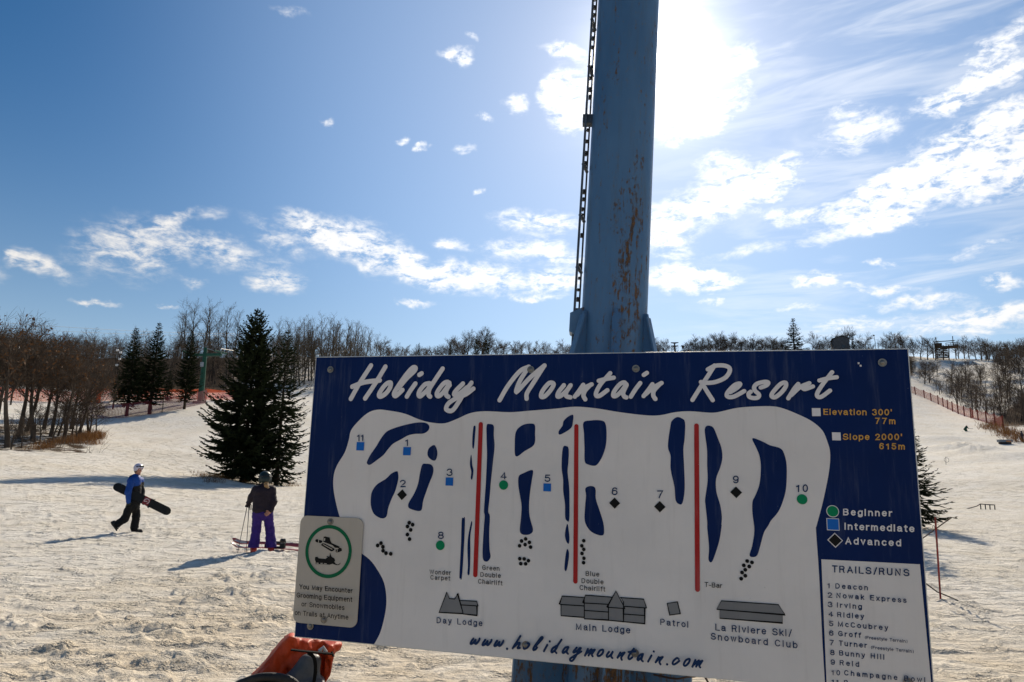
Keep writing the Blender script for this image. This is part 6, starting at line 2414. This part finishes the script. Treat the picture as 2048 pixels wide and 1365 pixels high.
for s in (-1, 1):
    grow("eye", [ell(H_(.0745, s * .031, .018), (.0135, .0135, .0125))], M_EYEW, r2, .01, .004)
    grow("ear", [ell(H_(-.01, s * .090, -.005), (.014, .014, .028))], M_SKIN, r2, .01, .006)
grow("mouth", [ell(H_(.082, 0, -.060), (.010, .020, .006))], M_LIPS, r2, .01, .004)
Rf = np.stack([fw, rt, uq], 1)
grow("helmet", [ell(H_(-.012, 0, .048), (.122, .118, .112)), ell(H_(-.04, 0, .0), (.095, .108, .085)), cone(H_(-.02, .098, -.01), H_(-.02, .092, -.055), .03, .024), cone(H_(-.02, -.098, -.01), H_(-.02, -.092, -.055), .03, .024)], M_HELMG, r2, .03, .009,
     cut=[rbox(H_(.13, 0, -.055), (.11, .083, .105), .03, Rf)])
grow("goggle_strap", [cone(H_(-.130, -.055, .045), H_(-.130, .055, .045), .014, .014), cone(H_(-.130, -.055, .045), H_(-.02, -.125, .05), .014, .014), cone(H_(-.130, .055, .045), H_(-.02, .125, .05), .014, .014)], M_GOGGLE, r2, .012, .008)
grow("hair", [cone(H_(-.080, .015, -.085), K(533, 970, -.08), .045, .040), cone(K(533, 970, -.08), K(537, 974.5, -.105), .040, .020)], M_HAIR, r2, .03, .009, folds=.014, fscale=30, seed=2)
grow("jacket", [cone(K(522, 984, 0), K(521, 1001, .01), .135, .130), cone(K(536, 984, 0), K(533.5, 1001, 0), .130, .130), cone(K(520.5, 1001, .01), K(519, 1018, 0), .132, .140), cone(K(533, 1001, .01), K(533.5, 1018, 0), .132, .140), cone(shl + [.01, 0, .0], shr + [-.01, 0, 0], .082, .082), cone(K(530, 970, .02), K(529, 978, .01), .072, .11),
                cone(shl, ell_, .075, .066), cone(ell_, wrl + (ell_ - wrl) * .05, .064, .048), cone(shr, elr, .076, .066), cone(elr, wrr + (elr - wrr) * .10, .064, .048)], M_PLUM, r2, .045, .012, folds=.013, seed=12)
grow("trousers", [cone(K(525.5, 1021, .02), K(525.5, 1028, 0), .112, .132), cone(hpl + [-.012, 0, 0], knl + [-.01, 0, 0], .104, .086), cone(knl + [-.01, 0, 0], anl + [-.012, 0, .01], .085, .106), cone(hpr + [.016, 0, 0], knr + [.012, 0, 0], .104, .086), cone(knr + [.012, 0, 0], anr + [.008, 0, .01], .085, .104)],
     M_PURPLE, r2, .035, .012, folds=.018, seed=13, clip=(np.array([-9, -9, .105]), np.array([9, 9, 9])))
for a, sx in ((anl, -1), (anr, 1)):
    b0 = np.array([a[0] + .005 * sx, -.01, .052])
    grow("ski_boot", [cone(b0 + [0, 0, .16], b0 + [0, -.01, .02], .070, .062), rbox(b0 + [0, .06, -.012], (.052, .155, .040), .02), cone(b0 + [0, .05, .02], b0 + [0, .17, .0], .055, .045)], M_BOOTR, r2, .025, .010)
grow("glove", hand_prims(wrl + [0, 0, .01], (-.15, .25, -.95), (.9, .4, .1), 1.35, 1.08, 1.3) + [cone(wrl + [.01, -.02, .04], wrl, .044, .038)], M_PLUM, r2, .010, .007)

FAT = 1.0
rz2 = Matrix.Translation(Vector(ft2)) @ Matrix.Rotation(-col_az(523), 4, 'Z') @ Matrix.Diagonal((*KS2, 1))


def world2(p):
    return np.array(rz2 @ Vector(p))


M_POLE = mat("pole_grey", (.10, .09, .09), .4, .5, .4)
hold = wrl + np.array([0, .03, -.09])
for tip, lb in ((K(477, 1091, .22), "dark ski pole planted by the ski tip, held in the plum glove"), (K(492.5, 1112, -.06), "dark upright ski pole nearer the camera, held in the plum glove")):
    P0 = world2(hold + np.array([.012 if tip[1] < 0 else -.012, 0, .12]))
    T0 = world2(tip)
    T0[2] = float(hz(T0[0], T0[1])) - .02
    e = empty("ski_pole", tuple(T0), lb, "ski pole")
    d = P0 - T0
    m = MB()
    m.tube([d * 0, d], [.005, .0085], 8)
    m.build("shaft", M_POLE, e, smooth=True)
    m = MB()
    m.tube([d * .91, d * 1.0, d * 1.015], [.017, .018, .012], 10)
    m.build("grip", M_BOOTB, e, smooth=True)
    m = MB()
    m.tube([d * .055, d * .062], [.045, .03], 14)
    m.build("basket", M_BOOTB, e, smooth=True)
    m = MB()
    m.tube([d * 1.0, d + np.array([.045, .0, -.07]), d + np.array([.05, 0, -.16]), d + np.array([.03, 0, -.17]), d * .985], .007, 6)
    m.build("strap", M_BOOTB, e, smooth=True)


def ski(tipw, tailw, label, bind, roll):
    tipw, tailw = np.array(tipw, float), np.array(tailw, float)
    L = np.linalg.norm((tailw - tipw)[:2])
    ang = math.atan2(tailw[1] - tipw[1], tailw[0] - tipw[0])
    e = empty("ski", (tipw[0], tipw[1], float(hz(tipw[0], tipw[1])) + .05 + .035 * (roll > 0)), label, "ski", rotz=ang)
    e.rotation_euler.x = rad(roll)
    V, F = [], []
    n = 40
    for i in range(n + 1):
        t = i / n
        x = L * t
        w = .052 - .017 * math.sin(math.pi * min(1, max(0, (t - .08) / .9)))
        w *= math.sqrt(max(.02, 1 - ((.06 - t) / .06) ** 2)) if t < .06 else 1
        z = .10 * max(0, (.14 - t) / .14) ** 1.7 + .02 * math.sin(math.pi * t)
        V += [(x, w, z + .006), (x, -w, z + .006), (x, -w, z - .006), (x, w, z - .006)]
    for i in range(n):
        for q in range(4):
            F.append((i * 4 + q, i * 4 + (q + 1) % 4, i * 4 + 4 + (q + 1) % 4, i * 4 + 4 + q))
    F += [(0, 1, 2, 3), (4 * n + 3, 4 * n + 2, 4 * n + 1, 4 * n)]
    mesh_np("ski_body", V, F, M_SKIRED, e)
    m = MB()
    m.add([(L * .03, -.03, .0075 + .10 * (.11 / .14) ** 1.7 + .003), (L * .13, -.04, .014), (L * .20, -.04, .019), (L * .20, .01, .019), (L * .05, .02, .06)], [(0, 1, 2, 3, 4)])
    m.build("pale_tip_graphic", mat("ski_pale", (.45, .40, .38), .35, .5), e)
    m = MB()
    for x0, h in ((bind - .02, .05), (bind + .30, .075)):
        m.box((L * 0 + x0, 0, .028 + .02 + h / 2), (.10, .066, h))
        m.box((x0 + .03, 0, .04 + h), (.05, .05, .03))
    m.box((bind + .14, 0, .042), (.42, .062, .03))
    m.build("binding", M_BOOTB, e, bevel=.006)
    return e


ski(hit(466, 1094), hit(606, 1100.5), "red ski with a pale tip lying flat behind the skier's boots", .84, 30)
ski(hit(462, 1100.5), hit(604, 1107), "red ski lying nearest the skier's heels, mostly behind her boots", .80, 0)


# far skiers
def far_person(px, py, h, label, jc, pose, rot):
    p = hit(px, py)
    e = empty("person", tuple(p), label, "person", rotz=rot)
    s = h / 1.7
    mj = mat("far_jacket", jc, .6, .2, 0, .1, 5)
    if pose == 'crouch':
        grow("body", [cone((0, 0, .42 * s), (.06, 0, .1 * s), .10, .07), cone((-.02, .18, .42 * s), (.1, .2, .08 * s), .10, .07), cone((-.25 * s, .08, .62 * s), (.12 * s, .08, 1.02 * s), .15, .17),
                      cone((-.25 * s, .08, .62 * s), (.06, 0, .42 * s), .13, .10), cone((-.25 * s, .1, .62 * s), (.06, .2, .42 * s), .13, .10),
                      cone((.16 * s, -.1, .98 * s), (.42 * s, -.15, .8 * s), .07, .05), cone((.16 * s, .26, .98 * s), (.42 * s, .3, .8 * s), .07, .05), ell((.24 * s, .08, 1.2 * s), (.11, .11, .13))], mj, e, .05, .03)
        m = MB()
        for yy in (-.02, .2):
            m.bar((-.7, yy, .03), (.85, yy, .03), .09, .025)
        m.build("skis", M_BOOTB, e)
        m = MB()
        m.bar((.42 * s, -.15, .82 * s), (1.25 * s, -.3, .72 * s), .03)
        m.build("ski_pole", M_BOOTB, e)
        grow("helmet", [ell((.24 * s, .08, 1.24 * s), (.13, .13, .12))], M_GOGGLE, e, .02, .03)
    else:
        grow("body", [cone((-.08, 0, .85), (-.12, 0, .05), .10, .07), cone((.1, 0, .85), (.16, 0, .05), .10, .07), cone((0, 0, .9), (0, 0, 1.36), .16, .18), cone((-.2, 0, 1.36), (-.3, 0, .9), .07, .05),
                      cone((.2, 0, 1.36), (.32, -.1, .95), .07, .05), cone((0, 0, 1.4), (0, 0, 1.55), .07, .06), ell((0, 0, 1.62), (.10, .11, .13))], mj, e, .05, .03)
        grow("helmet", [ell((0, .01, 1.66), (.12, .13, .12))], M_GOGGLE, e, .02, .03)
        m = MB()
        for xx in (-.12, .16):
            m.bar((xx, -.75, .03), (xx, .75, .03), .09, .025)
        m.build("skis", M_BOOTB, e)
    return e


far_person(1933, 864.5, 1.05, "tiny crouching skier in dark green above the snow mounds", (.010, .055, .035), 'crouch', .1)
far_person(2045, 884, 1.7, "small skier in dark blue at the edge of the brush near the ride box", (.010, .020, .040), 'stand', .4).scale = (.72, .72, .72)

# ------------------------------------------------------------------ orange padded cover under the board's corner
ctr = pt(598, 1318, 3.62)
og = np.array([ctr[0], ctr[1], 0.0])
M_TARP = mat("orange_tarp", (.44, .050, .012), .5, .22, 0, .2, 6, .006, 22)
M_PLASTIC = mat("grey_plastic", (.085, .087, .09), .5, .4, 0, .25, 9, .002, 30)
M_STRAP = mat("black_strap", (.008, .0075, .007), .9, .08)
cv = empty("orange_bundle", tuple(og), "crumpled orange cover strapped over a grey machine part below the board's corner", "equipment cover", rotz=-col_az(598))
OX = lambda px, py, dep=0.0: np.array([(px - 598) / FPX * (3.60 + dep), dep, zy(598, py, 3.62 + dep)])
top_l, top_r = OX(583, 1276, .06), OX(668, 1296, .04)
bot_l, bot_r = OX(505, 1372, .05), OX(655, 1372, .04)


def tarp_sdf():
    # a slab of cloth draped back from a leaning post: outline follows the photo's, thick as a padded cover
    poly = [OX(500, 1400), OX(524, 1346), OX(579, 1271), OX(585, 1272), OX(600, 1283), OX(625, 1284), OX(645, 1290), OX(662, 1289), OX(671, 1294), OX(668, 1302), OX(659, 1304), OX(656, 1320), OX(653, 1352), OX(645, 1372), OX(640, 1420), OX(640, 1500), OX(500, 1500)]
    Q = np.array([(p[0], p[2]) for p in poly])

    def f(P):
        x = P[:, [0, 2]]
        d = np.full(len(P), 1e9)
        ins = np.zeros(len(P), bool)
        for i in range(len(Q)):
            a, b = Q[i], Q[(i + 1) % len(Q)]
            e = b - a
            t = np.clip((x - a) @ e / (e @ e), 0, 1)
            d = np.minimum(d, np.linalg.norm(x - a - t[:, None] * e, axis=1))
            c = ((a[1] <= x[:, 1]) & (b[1] > x[:, 1])) | ((b[1] <= x[:, 1]) & (a[1] > x[:, 1]))
            xi = a[0] + (x[:, 1] - a[1]) / np.where(e[1] == 0, 1, e[1]) * e[0]
            ins ^= c & (x[:, 0] < xi)
        d2 = np.where(ins, -d, d)
        n = fbm(P * np.array([9, 9, 4.5]), 4, 4) - .5
        cr = np.abs(fbm(P * np.array([14, 6, 7]) + 3, 3, 9) - .5)
        y = P[:, 1] - .05 * n * 2 - .06 * cr * 4 - .02 * np.sin(P[:, 0] * 40 + P[:, 2] * 13) - .035 * np.abs(fbm(P * np.array([30, 12, 10]) + 8, 3, 15) - .5) * 2
        w = np.stack([d2 + .03, np.abs(y) - .075 + .04], -1)
        return np.linalg.norm(np.maximum(w, 0), axis=1) + np.minimum(w.max(1), 0) - .035 + .008 * n
    f.bb = (np.array([Q[:, 0].min() - .02, -.2, .05]), np.array([Q[:, 0].max() + .02, .2, Q[:, 1].max() + .02]))
    return f


grow("cover", [tarp_sdf()], M_TARP, cv, .02, .0065)
grow("grey_part", [cone(OX(578, 1385, -.10), OX(615, 1328, -.075), .060, .036), cone(OX(606, 1392, -.10), OX(622, 1350, -.08), .055, .036), cone(OX(612, 1328, -.075), OX(628, 1322, -.07), .036, .024), rbox(OX(600, 1425, -.10), (.12, .08, .14), .03)],
     M_PLASTIC, cv, .03, .009, folds=.004, seed=3)
m = MB()
m.tube([OX(633, 1305, -.10), OX(639, 1297, -.105), OX(643, 1308, -.10)], [.012, .006, .012], 6)
m.build("metal_tab", M_GALV, cv, smooth=True)
m = MB()
for a, b in ((OX(582, 1299, -.16), OX(607, 1304, -.175)), (OX(607, 1304, -.175), OX(655, 1312, -.165)), (OX(655, 1312, -.165), OX(658, 1313, -.04))):
    m.bar(a, b, .006, .022, upv=(0, -1, 0))
m.build("strap", M_STRAP, cv, bevel=.001)
m = MB()
m.tube(spline([OX(612, 1307, -.17), OX(623, 1318, -.18), OX(627, 1345, -.17), OX(624, 1380, -.17), OX(620, 1420, -.17)], False, 6), .008, 8)
m.build("hose", M_STRAP, cv, smooth=True)
m = MB()
m.tube(spline([OX(480, 1372, -.16), OX(500, 1360, -.20), OX(530, 1350, -.24), OX(562, 1352, -.26), OX(586, 1362, -.26), OX(600, 1380, -.24), OX(604, 1410, -.2)], False, 6), .017, 10)
m.build("rim", mat("black_rubber", (.020, .019, .018), .6, .3, 0, .3, 40, .003, 90), cv, smooth=True)
grow("dark_casing", [ell(OX(548, 1420, -.17), (.15, .11, .155)), ell(OX(505, 1425, -.14), (.11, .11, .125))], M_STRAP, cv, .05, .014)
m = MB()
m.tube([OX(600, 1420, 0), np.array([0, 0, -.1])], .05, 12)
m.build("post", M_DARKSTEEL, cv, smooth=True)
